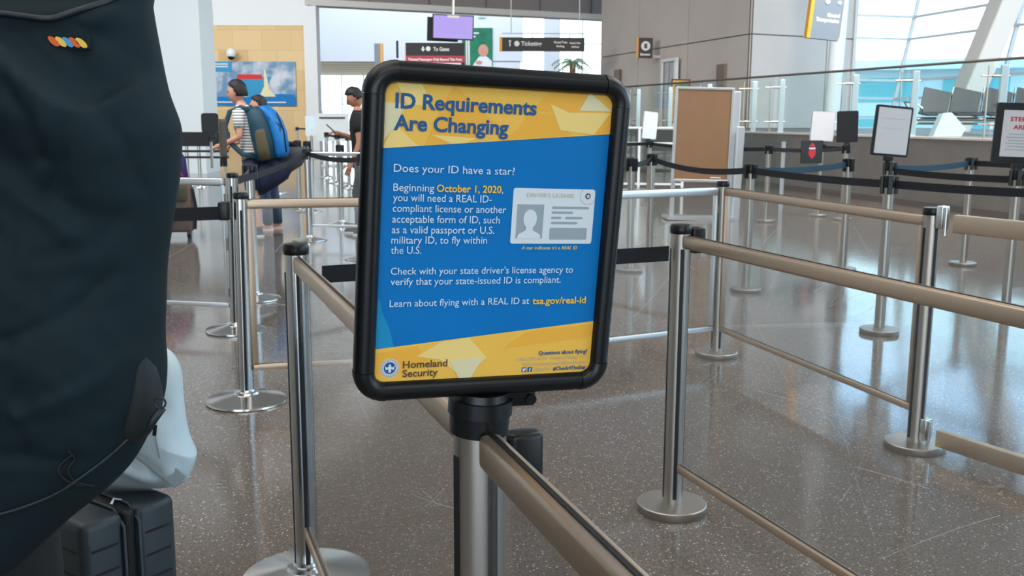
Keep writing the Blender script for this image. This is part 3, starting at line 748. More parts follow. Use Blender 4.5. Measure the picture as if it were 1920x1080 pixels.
flat('star', [[(.1190+r*math.sin(a), .0513+r*math.cos(a)) for a, r in [(2*PI*k/10, .0031 if k % 2 == 0 else .0013) for k in range(10)]]], 'p_card', 6)
# agency seal and little icons
sx, sz = -.1222, -.1578
flat('seal', [ell(sx, sz, .0113, .0113, 32)], 'p_card', 3)
flat('seal_ring', [[*ell(sx, sz, .0105, .0105, 30, 0, 2*PI-.01), *ell(sx, sz, .0101, .0101, 30, 2*PI-.01, 0)], ell(sx, sz, .0073, .0073, 28)], 'ink_blue', 4)
flat('seal_bird', [[(sx-.0062, sz+.0035), (sx-.004, sz+.0008), (sx-.0016, sz+.0016), (sx-.0011, sz+.0045), (sx+.0011, sz+.0045), (sx+.0016, sz+.0016), (sx+.004, sz+.0008), (sx+.0062, sz+.0035), (sx+.0048, sz-.0025), (sx+.0018, sz-.001), (sx+.0014, sz-.0055), (sx-.0014, sz-.0055), (sx-.0018, sz-.001), (sx-.0048, sz-.0025)]], 'p_card', 5)
bm = B()
for k in range(26):
    a = 2*PI*k/26; prism(bm, ell(sx+.0088*math.cos(a), sz+.0088*math.sin(a), .0006, .0004, 6, rot=a), -.0013, -.001)
obj('seal_lettering', bm, 'ink_blue', PO)
flat('social_icons', [rrect(.0472, -.1713, .0536, -.1651, .0008, 2), rrect(.0551, -.1713, .0615, -.1651, .0008, 2)], 'ink_blue', 3)
bm = B(); text_bm(bm, 'f', .0572, -.1707, .0044, None, -.001, .0003)
prism(bm, [(.0479, -.1700), (.0499, -.1704), (.0517, -.1693), (.0526, -.1674), (.0530, -.1665), (.0521, -.1664), (.0511, -.1661), (.0503, -.1670), (.0492, -.1666), (.0481, -.1661), (.0483, -.1678), (.0491, -.1690)], -.0013, -.001)
obj('icon_glyphs', bm, 'p_card', PO)
# clear cover sheet edge gloss is left to the poster; clamp below
bm = B()
for z0, z1, r in ((-.2020, -.1975, .037), ):
    pass
ci = SG.matrix_world.inverted() @ Vector((PN[0], PN[1], .985))
def ringpts(z, r): return [(ci.x+r*math.cos(2*PI*k/28), ci.y+r*math.sin(2*PI*k/28), z) for k in range(28)]
rings = [[bm.verts.new(v_) for v_ in ringpts(z, r)] for z, r in ((-.252, .0345), (-.2515, .0375), (-.226, .0385), (-.2255, .041), (-.2065, .0405), (-.206, .036), (-.197, .034))]
for q_, w_ in zip(rings, rings[1:]):
    for k in range(28): bm.faces.new((q_[k], q_[(k+1) % 28], w_[(k+1) % 28], w_[k]))
bm.faces.new(rings[0][::-1]); bm.faces.new(rings[-1])
obj('clamp_collar', bm, 'black', SG, True)
bm = B(); box(bm, (ci.x+.045, ci.y-.003, -.2085), (.05, .02, .02), None, .003); tube(bm, [(ci.x+.062, ci.y-.018, -.2085), (ci.x+.062, ci.y+.012, -.2085)], .007, 10)
obj('clamp_bolt', bm, 'black', SG, True)
bm = B(); box(bm, (ci.x+.01, ci.y-.002, -.200), (.09, .03, .012), None, .002); obj('clamp_plate', bm, 'black', SG)

# ------------------------------------------------------------------ other little signs on posts
def post_sign(name, label, base, zc, w, h, rz, roll, frame, face, fwid=.016, lean=0.0, thick=.018):
    t = thing(name, label, 'sign', (base[0], base[1], zc), 0, 'small signs on barrier posts'); t.rotation_euler = (lean, roll, rz)
    bm = B(); prism(bm, rrect(-w/2, -h/2, w/2, h/2, .02), -.002, thick); obj('frame', bm, frame, t)
    bm = B(); prism(bm, rrect(-w/2+fwid, -h/2+fwid, w/2-fwid, h/2-fwid, .004), -.005, -.0021); f = obj('notice', bm, face, t)
    bm = B(); box(bm, (0, .012, -h/2-.018), (.07, .04, .04), None, .004); tube(bm, [(0, .012, -h/2-.06), (0, .012, -h/2-.02)], .022, 12); obj('bracket', bm, 'black', t)
    return t, f
t, f = post_sign('framed_notice', 'white notice in black frame on a post, below the row of seats', R6s, 1.245, .345, .405, .28, .075, 'frame', 'paper', .019)
for z in (.1, .02):
    bm = B(); box(bm, (.0, -.006, z), (.2, .001, .002)); obj('faint_line', bm, 'p_grey', f)
t, f = post_sign('framed_notice', 'black framed notice with red lettering at the right edge', R8, 1.245, .36, .42, -.12, .03, 'frame', 'paper', .05)
bm = B(); text_bm(bm, 'STERILE', -.085, .085, .03, .085, -.0055, .0015); obj('red_lettering', bm, 'red', f)
bm = B(); text_bm(bm, 'AREA', -.06, .03, .03, .06, -.0055, .0015); obj('red_lettering', bm, 'red', f)
for k in range(6):
    bm = B(); box(bm, (.0, -.006, -.005-.021*k), (.2 if k % 2 else .17, .001, .005)); obj('text_line', bm, 'p_grey', f)
t, f = post_sign('blank_sign', 'blank pale grey sign on a post with square base', R9, 1.235, .335, .405, .1, .05, 'silver', 'paper', .008)
t, f = post_sign('black_sign', 'small plain black sign beside the blank pale sign', R10, 1.235, .27, .41, -.35, -.03, 'channel', 'channel', .012)
t, f = post_sign('tilted_sign', 'small tilted white sign on a post left of the brown board', R2s, 1.225, .27, .41, .55, .09, 'mullion', 'sack', .012)
t, f = post_sign('display_board', 'brown sided display board on the chrome post near the striped shirt', (-1.80, 6.15), 1.215, .30, .23, -1.25, 0, 'joint', 'olive', .02, 0, .03)
t, f = post_sign('dark_notice_board', 'dark grey notice board left of the brown sided board', (-2.09, 6.9), 1.30, .115, .135, .0, 0, 'black', 'chair', .005)
bm = B(); tube(bm, [(0, .012, -.11), (0, .012, -.31)], .01, 8); obj('stem', bm, 'satin', t)
# red emblem panel hanging from the far belt
t = thing('belt_sign', 'dark belt panel with red arrow emblem below the blank pale sign', 'sign', (3.8, 12.68, .945), .42)
bm = B(); prism(bm, rrect(-.17, -.17, .17, .12, .006), -.02, -.008); obj('panel', bm, 'sign_blk', t)
bm = B(); prism(bm, [(-.05, .045), (.05, .045), (.0, .095)], -.024, -.0205); prism(bm, [(-.055, .0), (.055, .0), (.055, -.06), (.0, -.115), (-.055, -.06)], -.024, -.0205); obj('red_emblem', bm, 'red', t)
bm = B(); prism(bm, [(-.05, .01), (.05, .01), (.05, .032), (-.05, .032)], -.024, -.0205); obj('white_bar', bm, 'paper', t)

# tall brown poster stand
t = thing('poster_stand', 'tall brown backed poster stand in silver frame behind the belts', 'sign', (2.5, 13.25, 0), .05)
t.rotation_euler = (0, .02, .05)
bm = B(); box(bm, (0, 0, 1.12), (.72, .03, 1.18)); obj('board', bm, 'brown_board', t)
bm = B(); box(bm, (.2, -.02, .56), (.14, .004, .015)); obj('label_strip', bm, 'p_card', t)
bm = B()
for s in (-.375, .375): box(bm, (s, 0, 1.12), (.035, .05, 1.24), None, .008)
for z in (.515, 1.725): box(bm, (0, 0, z), (.75, .05, .035), None, .008)
obj('frame', bm, 'silver', t)
bm = B(); box(bm, (.45, .09, .85), (.1, .1, 1.7), None, .01); obj('upright', bm, 'alu_cool', t)
bm = B(); box(bm, (.5, -.02, .62), (.1, .06, 1.24), None, .008); obj('side_post', bm, 'alu_cool', t)
bm = B(); box(bm, (-.36, .02, .25), (.05, .05, .5)); box(bm, (0, .02, .02), (.9, .4, .04)); obj('foot', bm, 'silver', t)

# low glass gate by the balustrade
t = thing('glass_gate', 'low glass gate with steel clamps right of the brown board', 'gate', (3.6, 14.9, 0), -.45)
bm = B(); box(bm, (0, 0, .62), (1.05, .014, .95)); obj('pane', bm, 'glass', t)
for s in (-.38, .45):
    bm = B(); box(bm, (s, -.02, .5), (.05, .05, 1.0)); po = obj('post', bm, 'alu_cool', t)
    bm = B(); tube(bm, [(s-.1, -.03, .86), (s+.1, -.03, .86)], .022, 8); obj('clamp', bm, 'satin', po, True)
t = thing('glass_screen', 'low glass screen with slim frame left of the brown board', 'screen', (1.9, 19.5, 0), -.1)
for k in range(3):
    bm = B(); box(bm, (-.7+.85*k, 0, .6), (.8, .014, 1.1)); obj('pane', bm, 'glass', t)
bm = B()
for k in range(4): box(bm, (-1.125+.85*k, 0, .58), (.05, .05, 1.16))
for z in (.06, .85, 1.15): box(bm, (.15, 0, z), (2.6, .04, .04))
obj('frame', bm, 'mullion', t)

# ------------------------------------------------------------------ hanging and wall signs in the distance
def lettered(parent, items, m, y):
    for s, x0, z, h, x1 in items:
        bm = B(); text_bm(bm, s, x0, z, h, x1, y, .004); obj('lettering', bm, m, parent)
t = thing('overhead_sign', 'black and red To Gates sign between white posts, above the big sign', 'sign', (-2.3, 30, 0))
bm = B(); box(bm, (0, 0, 3.3), (1.74, .12, .38)); obj('panel', bm, 'sign_blk', t)
bm = B(); box(bm, (0, -.01, 3.02), (1.74, .13, .2)); obj('red_strip', bm, 'sign_red', t)
bm = B(); box(bm, (.82, 0, 2.2), (.1, .1, 1.5)); obj('side_panel', bm, 'sign_blk', t)
for s in (-1.02, -.93, .93, 1.0):
    bm = B(); box(bm, (s, 0, 1.8), (.05, .06, 3.6)); obj('post', bm, 'white', t)
bm = B(); box(bm, (-1.12, 0, 3.3), (.06, .1, .5)); obj('edge_cap', bm, 'sign_blk', t)
lettered(t, [('To Gates', -.05, 3.26, .11, .42), ('Ticketed Passengers Only Beyond This Point', -.8, 2.98, .07, .8)], 'sign_txt', -.08)
bm = B(); prism(bm, ell(-.2, 3.32, .07, .07, 18), -.085, -.062); prism(bm, [(-.38, 3.38), (-.33, 3.38), (-.33, 3.31), (-.29, 3.31), (-.355, 3.24), (-.42, 3.31), (-.38, 3.31)], -.085, -.062); obj('symbols', bm, 'sign_txt', t)

t = thing('hanging_sign', 'long black Ticketing sign with amber end, hung before the tall windows', 'sign', (1.13, 38, 0))
bm = B(); box(bm, (.0, 0, 4.02), (3.1, .2, .5)); obj('panel', bm, 'sign_blk', t)
bm = B(); box(bm, (-1.58, 0, 4.02), (.1, .22, .52)); obj('amber_end', bm, 'sign_org', t)
bm = B(); box(bm, (0, 0, 4.42), (3.1, .06, .05)); box(bm, (-.4, 0, 4.34), (.04, .04, .16)); box(bm, (1, 0, 4.34), (.04, .04, .16)); obj('hanger_bar', bm, 'mullion', t)
bm = B(); tube(bm, [(-1.2, 0, 4.42), (-1.2, 0, 9)], .02, 8); tube(bm, [(1.35, 0, 4.42), (1.35, 0, 9)], .02, 8); obj('rod', bm, 'mullion', t)
lettered(t, [('Ticketing', -.82, 3.97, .16, -.05), ('Ground Trans', .4, 4.06, .08, .9), ('Rental Cars', 1.0, 4.04, .07, 1.4), ('Parking', .5, 3.92, .07, .8), ('Airlines', 1.05, 3.9, .07, 1.35)], 'sign_txt', -.11)
bm = B(); prism(bm, ell(-.98, 4.04, .1, .1, 18), -.12, -.101); prism(bm, [(-1.3, 4.12), (-1.24, 4.18), (-1.18, 4.12), (-1.22, 4.12), (-1.22, 3.94), (-1.26, 3.94), (-1.26, 4.12)], -.12, -.101); obj('symbols', bm, 'sign_txt', t)

t = thing('ceiling_monitor', 'lavender flight information monitor hanging from the ceiling on a pole', 'monitor', (-1.64, 26, 0)); t.rotation_euler = (0, .03, .12)
bm = B(); box(bm, (0, 0, 3.6), (1.06, .07, .62), None, .01); obj('casing', bm, 'black', t)
bm = B(); box(bm, (0, -.038, 3.6), (1.0, .006, .56)); sc = obj('screen', bm, 'screen', t)
bm = B()
for k in range(6): box(bm, (-.05+.02*(k % 3), -.042, 3.78-.065*k), (.8-.1*(k % 2), .002, .014))
obj('screen_rows', bm, 'screen_ln', sc)
bm = B(); box(bm, (-.25, .3, 3.56), (.8, .06, .6)); obj('rear_casing', bm, 'black', t)
bm = B(); tube(bm, [(0, .1, 3.9), (.0, .1, 9)], .035, 12); box(bm, (0, .1, 3.86), (.3, .3, .06)); obj('pole', bm, 'satin', t)

t = thing('direction_sign', 'narrow sign with amber edge seen nearly edge-on left of the To Gates sign', 'sign', (-4.5, 34, 0))
bm = B(); box(bm, (-.03, 0, 3.25), (.22, .2, 1.0)); obj('panel', bm, 'sign_grey', t)
bm = B(); box(bm, (.1, 0, 3.25), (.07, .22, 1.0)); obj('amber_edge', bm, 'sign_org', t)
bm = B(); tube(bm, [(0, 0, 0), (0, 0, 2.8)], .04, 10); obj('pole', bm, 'satin', t)
t = thing('green_poster', 'green poster with a child in white, between the two black overhead signs', 'poster', (-2.1, 59.955, 0))
bm = B(); box(bm, (0, 0, 5.2), (1.8, .08, 2.6)); obj('sheet', bm, 'green', t)
bm = B(); prism(bm, ell(.35, 5.2, .3, .36, 20), -.06, -.041); prism(bm, ell(.1, 4.5, .2, .12, 12), -.06, -.041); obj('face_print', bm, 'skin', t)
bm = B(); prism(bm, [(-.45, 3.95), (.85, 3.95), (.85, 4.6), (.5, 4.9), (.1, 4.85), (-.3, 4.3)], -.05, -.041); obj('shirt_print', bm, 'white', t)
for x, z, w in ((-.3, 6.2, .8), (-.4, 6.0, .6)):
    bm = B(); box(bm, (x, -.05, z), (w, .01, .08)); obj('text_line', bm, 'sign_txt', t)
bm = B(); box(bm, (0, 0, 0), (.42, .1, .36)); o = tag(obj('exit_sign', bm, 'white', None, False, (-1.83, 59.945, 7.27)), 'small green exit sign high on the far white wall', 'sign')
bm = B(); box(bm, (0, -.06, 0), (.3, .02, .2)); obj('green_panel', bm, 'exit', o)

t = thing('elevator_sign', 'square black elevator sign with amber edge projecting from the concrete wall', 'sign', (4.6, 35.2, 0)); t.rotation_euler = (0, 0, .05)
bm = B(); box(bm, (0, 0, 3.72), (.5, .14, .68)); obj('panel', bm, 'sign_blk', t)
bm = B(); box(bm, (-.28, .0, 3.72), (.06, .15, .68)); obj('amber_edge', bm, 'sign_org', t)
bm = B(); prism(bm, ell(0, 3.78, .16, .16, 24), -.085, -.071); obj('round_symbol', bm, 'sign_txt', t)
bm = B(); box(bm, (0, -.088, 3.78), (.1, .004, .16)); obj('cabin_symbol', bm, 'ink', t)
lettered(t, [('Elevator', -.18, 3.46, .08, .18)], 'sign_txt', -.076)
bm = B(); box(bm, (.35, .1, 3.42), (.75, .16, .1)); obj('bracket', bm, 'conc', t)
t = thing('ground_transport_sign', 'tall grey Ground Transportation sign with amber edge at the top', 'sign', (4.36, 15, 0)); t.rotation_euler = (0, .09, .1)
bm = B(); box(bm, (0, 0, 3.0), (.44, .1, 1.0)); obj('panel', bm, 'sign_grey', t)
bm = B(); box(bm, (-.245, 0, 3.0), (.05, .12, 1.0)); obj('amber_edge', bm, 'sign_org', t)
bm = B(); tube(bm, [(.26, 0, 2.55), (.26, 0, 3.6)], .018, 10); obj('side_tube', bm, 'mullion', t)
bm = B(); tube(bm, [(.0, 0, 3.5), (.0, 0, 9.05)], .02, 8); obj('rod', bm, 'mullion', t)
lettered(t, [('Ground', .0, 2.83, .05, .19), ('Transportation', -.16, 2.755, .05, .19)], 'sign_txt', -.052)
bm = B(); prism(bm, ell(-.02, 3.04, .035, .035, 14), -.06, -.051); prism(bm, ell(.16, 3.04, .035, .03, 5), -.06, -.051); obj('symbols', bm, 'sign_txt', t)

t = thing('mural', 'wide ship and cloud mural on the honey stone wall', 'mural', (-10.4, 39.95, 2.6))
bm = B(); box(bm, (0, 0, 0), (3.6, .06, 1.72)); obj('sheet', bm, 'mural', t)
bm = B(); prism(bm, [(-.55, .28), (.85, .28), (.45, -.5), (-.1, -.5)], -.06, -.031); hl = obj('ship_hull', bm, 'p_teal', t)
bm = B(); prism(bm, [(-.5, .18), (.5, .18), (.46, .36), (-.5, .36)], -.07, -.061); obj('red_deck', bm, 'redtop', t)
bm = B(); prism(bm, [(.35, -.5), (1.0, -.5), (.75, -.2), (.62, .55), (.56, .55), (.55, -.1)], -.068, -.061); obj('crane', bm, 'p_pale', t)
bm = B(); box(bm, (0, -.035, -.68), (3.6, .02, .34)); prism(bm, [(.4, -.5), (1.7, -.52), (1.75, -.42), (1.2, -.38)], -.062, -.031); obj('sea', bm, 'p_blue', t)
bm = B(); box(bm, (-1.25, -.035, .66), (1.1, .012, .4)); obj('title_block', bm, 'p_teal', t)
for x, z, w in ((-1.3, .76, .9), (-1.3, .66, .9), (-1.5, .0, .35), (-1.5, -.12, .35), (-1.5, -.25, .35), (-.9, -.72, 1.1), (1.0, -.72, .8)):
    bm = B(); box(bm, (x, -.055, z), (w, .01, .045 if w > .5 else .03)); obj('text_line', bm, 'p_card', t)
t = thing('dome_camera', 'small white dome camera on the stone wall above the mural', 'camera', (-11.05, 39.98, 3.75))
bm = B(); bmesh.ops.create_uvsphere(bm, u_segments=16, v_segments=10, radius=.2); bmesh.ops.translate(bm, vec=(.05, -.45, 0), verts=bm.verts); obj('housing', bm, 'white', t, True)
bm = B(); bmesh.ops.create_uvsphere(bm, u_segments=14, v_segments=8, radius=.14); bmesh.ops.translate(bm, vec=(.05, -.47, -.12), verts=bm.verts); obj('lens', bm, 'black', t, True)
bm = B(); box(bm, (0, -.2, .1), (.12, .42, .1)); obj('arm', bm, 'white', t)
t = thing('framed_poster', 'black framed gold bordered poster leaning near the elevator', 'poster', (4.8, 29, 1.05)); t.rotation_euler = (0, .03, -.12)
bm = B(); box(bm, (0, 0, .76), (.54, .05, 1.24)); obj('frame', bm, 'black', t)
bm = B(); box(bm, (0, -.03, .76), (.46, .02, 1.16)); obj('gold_border', bm, 'sign_org', t)
bm = B(); box(bm, (.03, -.045, .76), (.38, .02, 1.06)); obj('print', bm, 'palm', t)
bm = B(); box(bm, (-.2, .1, .1), (.04, .3, .2)); box(bm, (.2, .1, .1), (.04, .3, .2)); obj('foot', bm, 'black', t)

# palm tree behind the tall windows' glow
t = thing('palm_tree', 'small palm tree in front of the tall far windows', 'palm tree', (3.4, 57.5, 0))
bm = B(); tube(bm, [(0, 0, 0), (.05, 0, 2), (0, 0, 4.4)], [.24, .2, .17], 12); obj('trunk', bm, 'palm_tr', t, True)
for k in range(18):
    a = 2*PI*k/18+.2*random.random(); el_ = random.uniform(-.2, 1.0); bm = B(); L = random.uniform(1.0, 1.5)
    sp_ = []
    for j in range(8):
        u = j/7; r = L*u*math.cos(el_*(1-u*.6)); z = 4.4+L*(.55*math.sin(el_)*u*2-.75*u*u)
        sp_.append(Vector((math.cos(a)*r, math.sin(a)*r, z)))
    sd = Vector((-math.sin(a), math.cos(a), 0))
    for p0, p1 in zip(sp_, sp_[1:]):
        for s in (-1, 1):
            for q_ in range(2):
                c0 = p0.lerp(p1, q_/2); w = .34*(1-abs((c0-sp_[0]).length/L-.45))
                v_ = [bm.verts.new(c0), bm.verts.new(c0+(p1-p0)*.35), bm.verts.new(c0+sd*s*w+(p1-p0)*.8-Vector((0, 0, .14)))]
                bm.faces.new(v_)
    tube(bm, sp_, .018, 5); obj('frond', bm, 'palm', t)

# lobby counter and kiosk far away
t = thing('kiosk', 'pale green round kiosk in the far lobby', 'kiosk', (-10.3, 50, 0))
bm = B(); lathe(bm, [(.62, 0), (.62, 1.9), (.7, 1.95), (.7, 2.05)], 24); obj('body', bm, 'kiosk', t, True)
bm = B(); lathe(bm, [(.66, 1.2), (.67, 1.22), (.67, 1.3), (.66, 1.32)], 24); obj('trim_ring', bm, 'white', t, True)
t = thing('lobby_notice', 'white notice on a stand beside the man in black', 'sign', (-4.9, 27.2, 0))
bm = B(); box(bm, (0, 0, 1.05), (.9, .05, .75)); obj('board', bm, 'white', t)
bm = B(); box(bm, (0, -.03, 1.3), (.7, .01, .05)); obj('text_line', bm, 'ink', t)
bm = B(); box(bm, (0, .03, .35), (.08, .06, .7)); box(bm, (0, .03, .02), (.6, .4, .04)); obj('stand', bm, 'mullion', t)
t = thing('clear_sign_holder', 'pale clear sign holder at foot of the stone wall jamb', 'sign', (-6.25, 31, 0))
bm = B(); box(bm, (0, 0, 1.05), (.34, .05, .6)); obj('board', bm, 'sack', t)
bm = B(); tube(bm, [(0, .03, 0), (0, .03, .8)], .04, 8); obj('stem', bm, 'satin', t)

# row of seats on the raised floor
t = thing('seat_bench', 'row of charcoal gate seats on a steel beam behind the balustrade', 'bench', (7.85, 19.1, 1.03), -.06)
for k in range(6):
    x = .18+k*.575
    bm = B(); box(bm, (x, .0, .62), (.5, .035, .5), Matrix.Rotation(-.3, 3, 'X') @ Matrix.Rotation(.22, 3, 'Y'), .012); obj('backrest', bm, 'chair', t)
    bm = B(); box(bm, (x-.06, -.25, .4), (.5, .46, .05), Matrix.Rotation(.08, 3, 'X'), .015); obj('seat', bm, 'chair', t)
    bm = B(); bar(bm, (x+.27, .02, .4), (x+.34, .06, .9), .02, .03); obj('side_rib', bm, 'steel', t)
for x in (-.2, 1.5, 3.3):
    bm = B(); tube(bm, [(x-.02, 0, .42), (x-.16, -.02, .56), (x-.22, -.1, .62), (x-.1, -.34, .6), (x+.02, -.4, .5), (x+.04, -.3, .42)], .018, 8); obj('armrest', bm, 'satin', t, True)
bm = B(); tube(bm, [(-.2, -.18, .3), (3.6, -.18, .3)], .04, 10); tube(bm, [(-.2, -.05, .22), (3.6, -.05, .22)], .022, 8); obj('beam', bm, 'satin', t, True)
for x in (.5, 1.9, 3.2):
    bm = B(); bar(bm, (x, -.18, .02), (x, -.15, .3), .06, .04); bar(bm, (x, -.45, .02), (x, .15, .02), .05, .04); obj('leg', bm, 'satin', t)
t = thing('floor_sign', 'pale tent-shaped floor sign under the row of seats', 'sign', (7.75, 17.9, 1.03))
bm = B(); prism(bm, [(-.25, 0), (.25, 0), (.32, .14), (.05, .42), (-.1, .4)], -.1, .1); obj('panel', bm, 'sack', t)

# ------------------------------------------------------------------ people
def skin_bm(bm, chains, root=0, sub=2):
    """chains: list of [(x,y,z,r), ...]; equal points are welded; grows one tapered surface into bm"""
    vs, es, rs, idx = [], [], [], {}
    for ch in chains:
        prev = None
        for x, y, z, r in ch:
            key = (round(x, 4), round(y, 4), round(z, 4))
            if key not in idx: idx[key] = len(vs); vs.append((x, y, z)); rs.append(r)
            i = idx[key]
            if prev is not None and prev != i: es.append((prev, i))
            prev = i
    me = bpy.data.meshes.new('s'); me.from_pydata(vs, es, []); o = bpy.data.objects.new('s', me); COL.objects.link(o)
    md = o.modifiers.new('s', 'SKIN'); ms = o.modifiers.new('u', 'SUBSURF'); ms.levels = sub; ms.render_levels = sub
    for i, r in enumerate(rs):
        me.skin_vertices[0].data[i].radius = (r, r)
        me.skin_vertices[0].data[i].use_root = (i == root)
    dg = bpy.context.evaluated_depsgraph_get(); m2 = bpy.data.meshes.new_from_object(o.evaluated_get(dg))
    bm.from_mesh(m2); bpy.data.objects.remove(o); bpy.data.meshes.remove(me); bpy.data.meshes.remove(m2)
def loft(bm, rings, n=24):
    """rings: (cx, cy, cz, rx, ry)"""
    rr = [[bm.verts.new((cx+rx*math.cos(2*PI*k/n), cy+ry*math.sin(2*PI*k/n), cz)) for k in range(n)] for cx, cy, cz, rx, ry in rings]
    for q, w in zip(rr, rr[1:]):
        for k in range(n): bm.faces.new((q[k], q[(k+1) % n], w[(k+1) % n], w[k]))
    bm.faces.new(rr[0][::-1]); bm.faces.new(rr[-1])
def head_bm(bm, c, tilt=0.0):
    """head facing +Y, centre c, with brow, nose, lips, chin and ears"""
    b2 = B(); bmesh.ops.create_uvsphere(b2, u_segments=28, v_segments=22, radius=1)
    for v in b2.verts:
        x, y, z = v.co
        f = max(0, y)
        w = .076*(1-.20*max(0, -z)**1.3-.02*max(0, z))
        d = .096*(1-.10*max(0, -z) if y < 0 else 1)
        X, Y, Zz = x*w, y*d, z*.122
        g = lambda cx, cz, sx, sz: math.exp(-((x-cx)/sx)**2-((z-cz)/sz)**2)
        if y > 0:
            Y += f*(.026*g(0, -.18, .16, .16)+.012*g(0, .02, .12, .16)+.010*g(0, -.52, .28, .09)+.014*g(0, -.84, .35, .14)+.006*g(0, .18, .7, .1)
                    -.010*g(.36, .03, .17, .1)-.010*g(-.36, .03, .17, .1)-.006*g(0, -.38, .3, .06)-.006*g(0, -.66, .3, .06))
        if y < 0 and z < -.35: Y *= 1-.35*min(1, (-z-.35)/.6)
        v.co = (X, Y, Zz)
    for s in (-1, 1):
        r = bmesh.ops.create_uvsphere(b2, u_segments=10, v_segments=8, radius=1)
        bmesh.ops.scale(b2, vec=(.012, .02, .032), verts=r['verts']); bmesh.ops.translate(b2, vec=(s*.074, -.008, -.008), verts=r['verts'])
    bmesh.ops.rotate(b2, cent=(0, 0, 0), matrix=Matrix.Rotation(-tilt, 3, 'X'), verts=b2.verts)
    bmesh.ops.translate(b2, vec=c, verts=b2.verts)
    me = bpy.data.meshes.new('h'); b2.to_mesh(me); b2.free(); bm.from_mesh(me); bpy.data.meshes.remove(me)
def hair_bm(bm, c, tilt, length=.0, seed=1, puff=1.0):
    b2 = B(); bmesh.ops.create_uvsphere(b2, u_segments=28, v_segments=20, radius=1)
    kill = []
    for v in b2.verts:
        x, y, z = v.co
        lim = .22+.35*max(0, y) if y > .1 else -.45-length*4
        if y > -.1 and y <= .1: lim = -.05
        n_ = noise.noise(Vector((x*3, y*3, z*3+seed)))*.10
        k = (1.10+n_)*puff
        Z2 = z*.126*k
        if z < lim: kill.append(v)
        if z < 0 and y < 0: Z2 -= length*(-z)
        v.co = (x*.082*k, y*.104*k-.004, Z2+.006)
    bmesh.ops.delete(b2, geom=kill, context='VERTS')
    bmesh.ops.solidify(b2, geom=b2.faces[:], thickness=.012)
    bmesh.ops.rotate(b2, cent=(0, 0, 0), matrix=Matrix.Rotation(-tilt, 3, 'X'), verts=b2.verts)
    bmesh.ops.translate(b2, vec=c, verts=b2.verts)
    me = bpy.data.meshes.new('h'); b2.to_mesh(me); b2.free(); bm.from_mesh(me); bpy.data.meshes.remove(me)
def hand_chains(w, d, side, curl=.6):
    """palm from wrist w along direction d, five fingers; side = thumb direction"""
    w, d, side = Vector(w), Vector(d).normalized(), Vector(side).normalized()
    nrm = d.cross(side).normalized()
    if nrm.z > 0: nrm = -nrm
    out = []
    pc = w+d*.05
    palm = [(*w, .024), (*(w+d*.03), .027), (*pc, .028), (*(w+d*.085), .024)]
    out.append(palm)
    fing = []
    for k, (off, L) in enumerate(((.026, .072), (.009, .08), (-.009, .075), (-.025, .06))):
        p = w+d*.082+side*off; ch = [(*(p-d*.02), .0095)]; dd = d.copy()
        for j, fr in enumerate((.45, .3, .25)):
            dd = (dd*math.cos(curl*(.5+.4*j))+nrm*math.sin(curl*(.5+.4*j))).normalized(); p = p+dd*L*fr; ch.append((*p, .0088-.0008*j))
        fing.append(ch)
    p = w+d*.03+side*.024; th = [(*p, .0105)]
    for j, fr in enumerate((.03, .03, .024)):
        dd = (side*(.8-.25*j)+d*(.6+.2*j)+nrm*.3).normalized(); p = p+dd*fr; th.append((*p, .0098-.0008*j))
    return out, fing+[th]
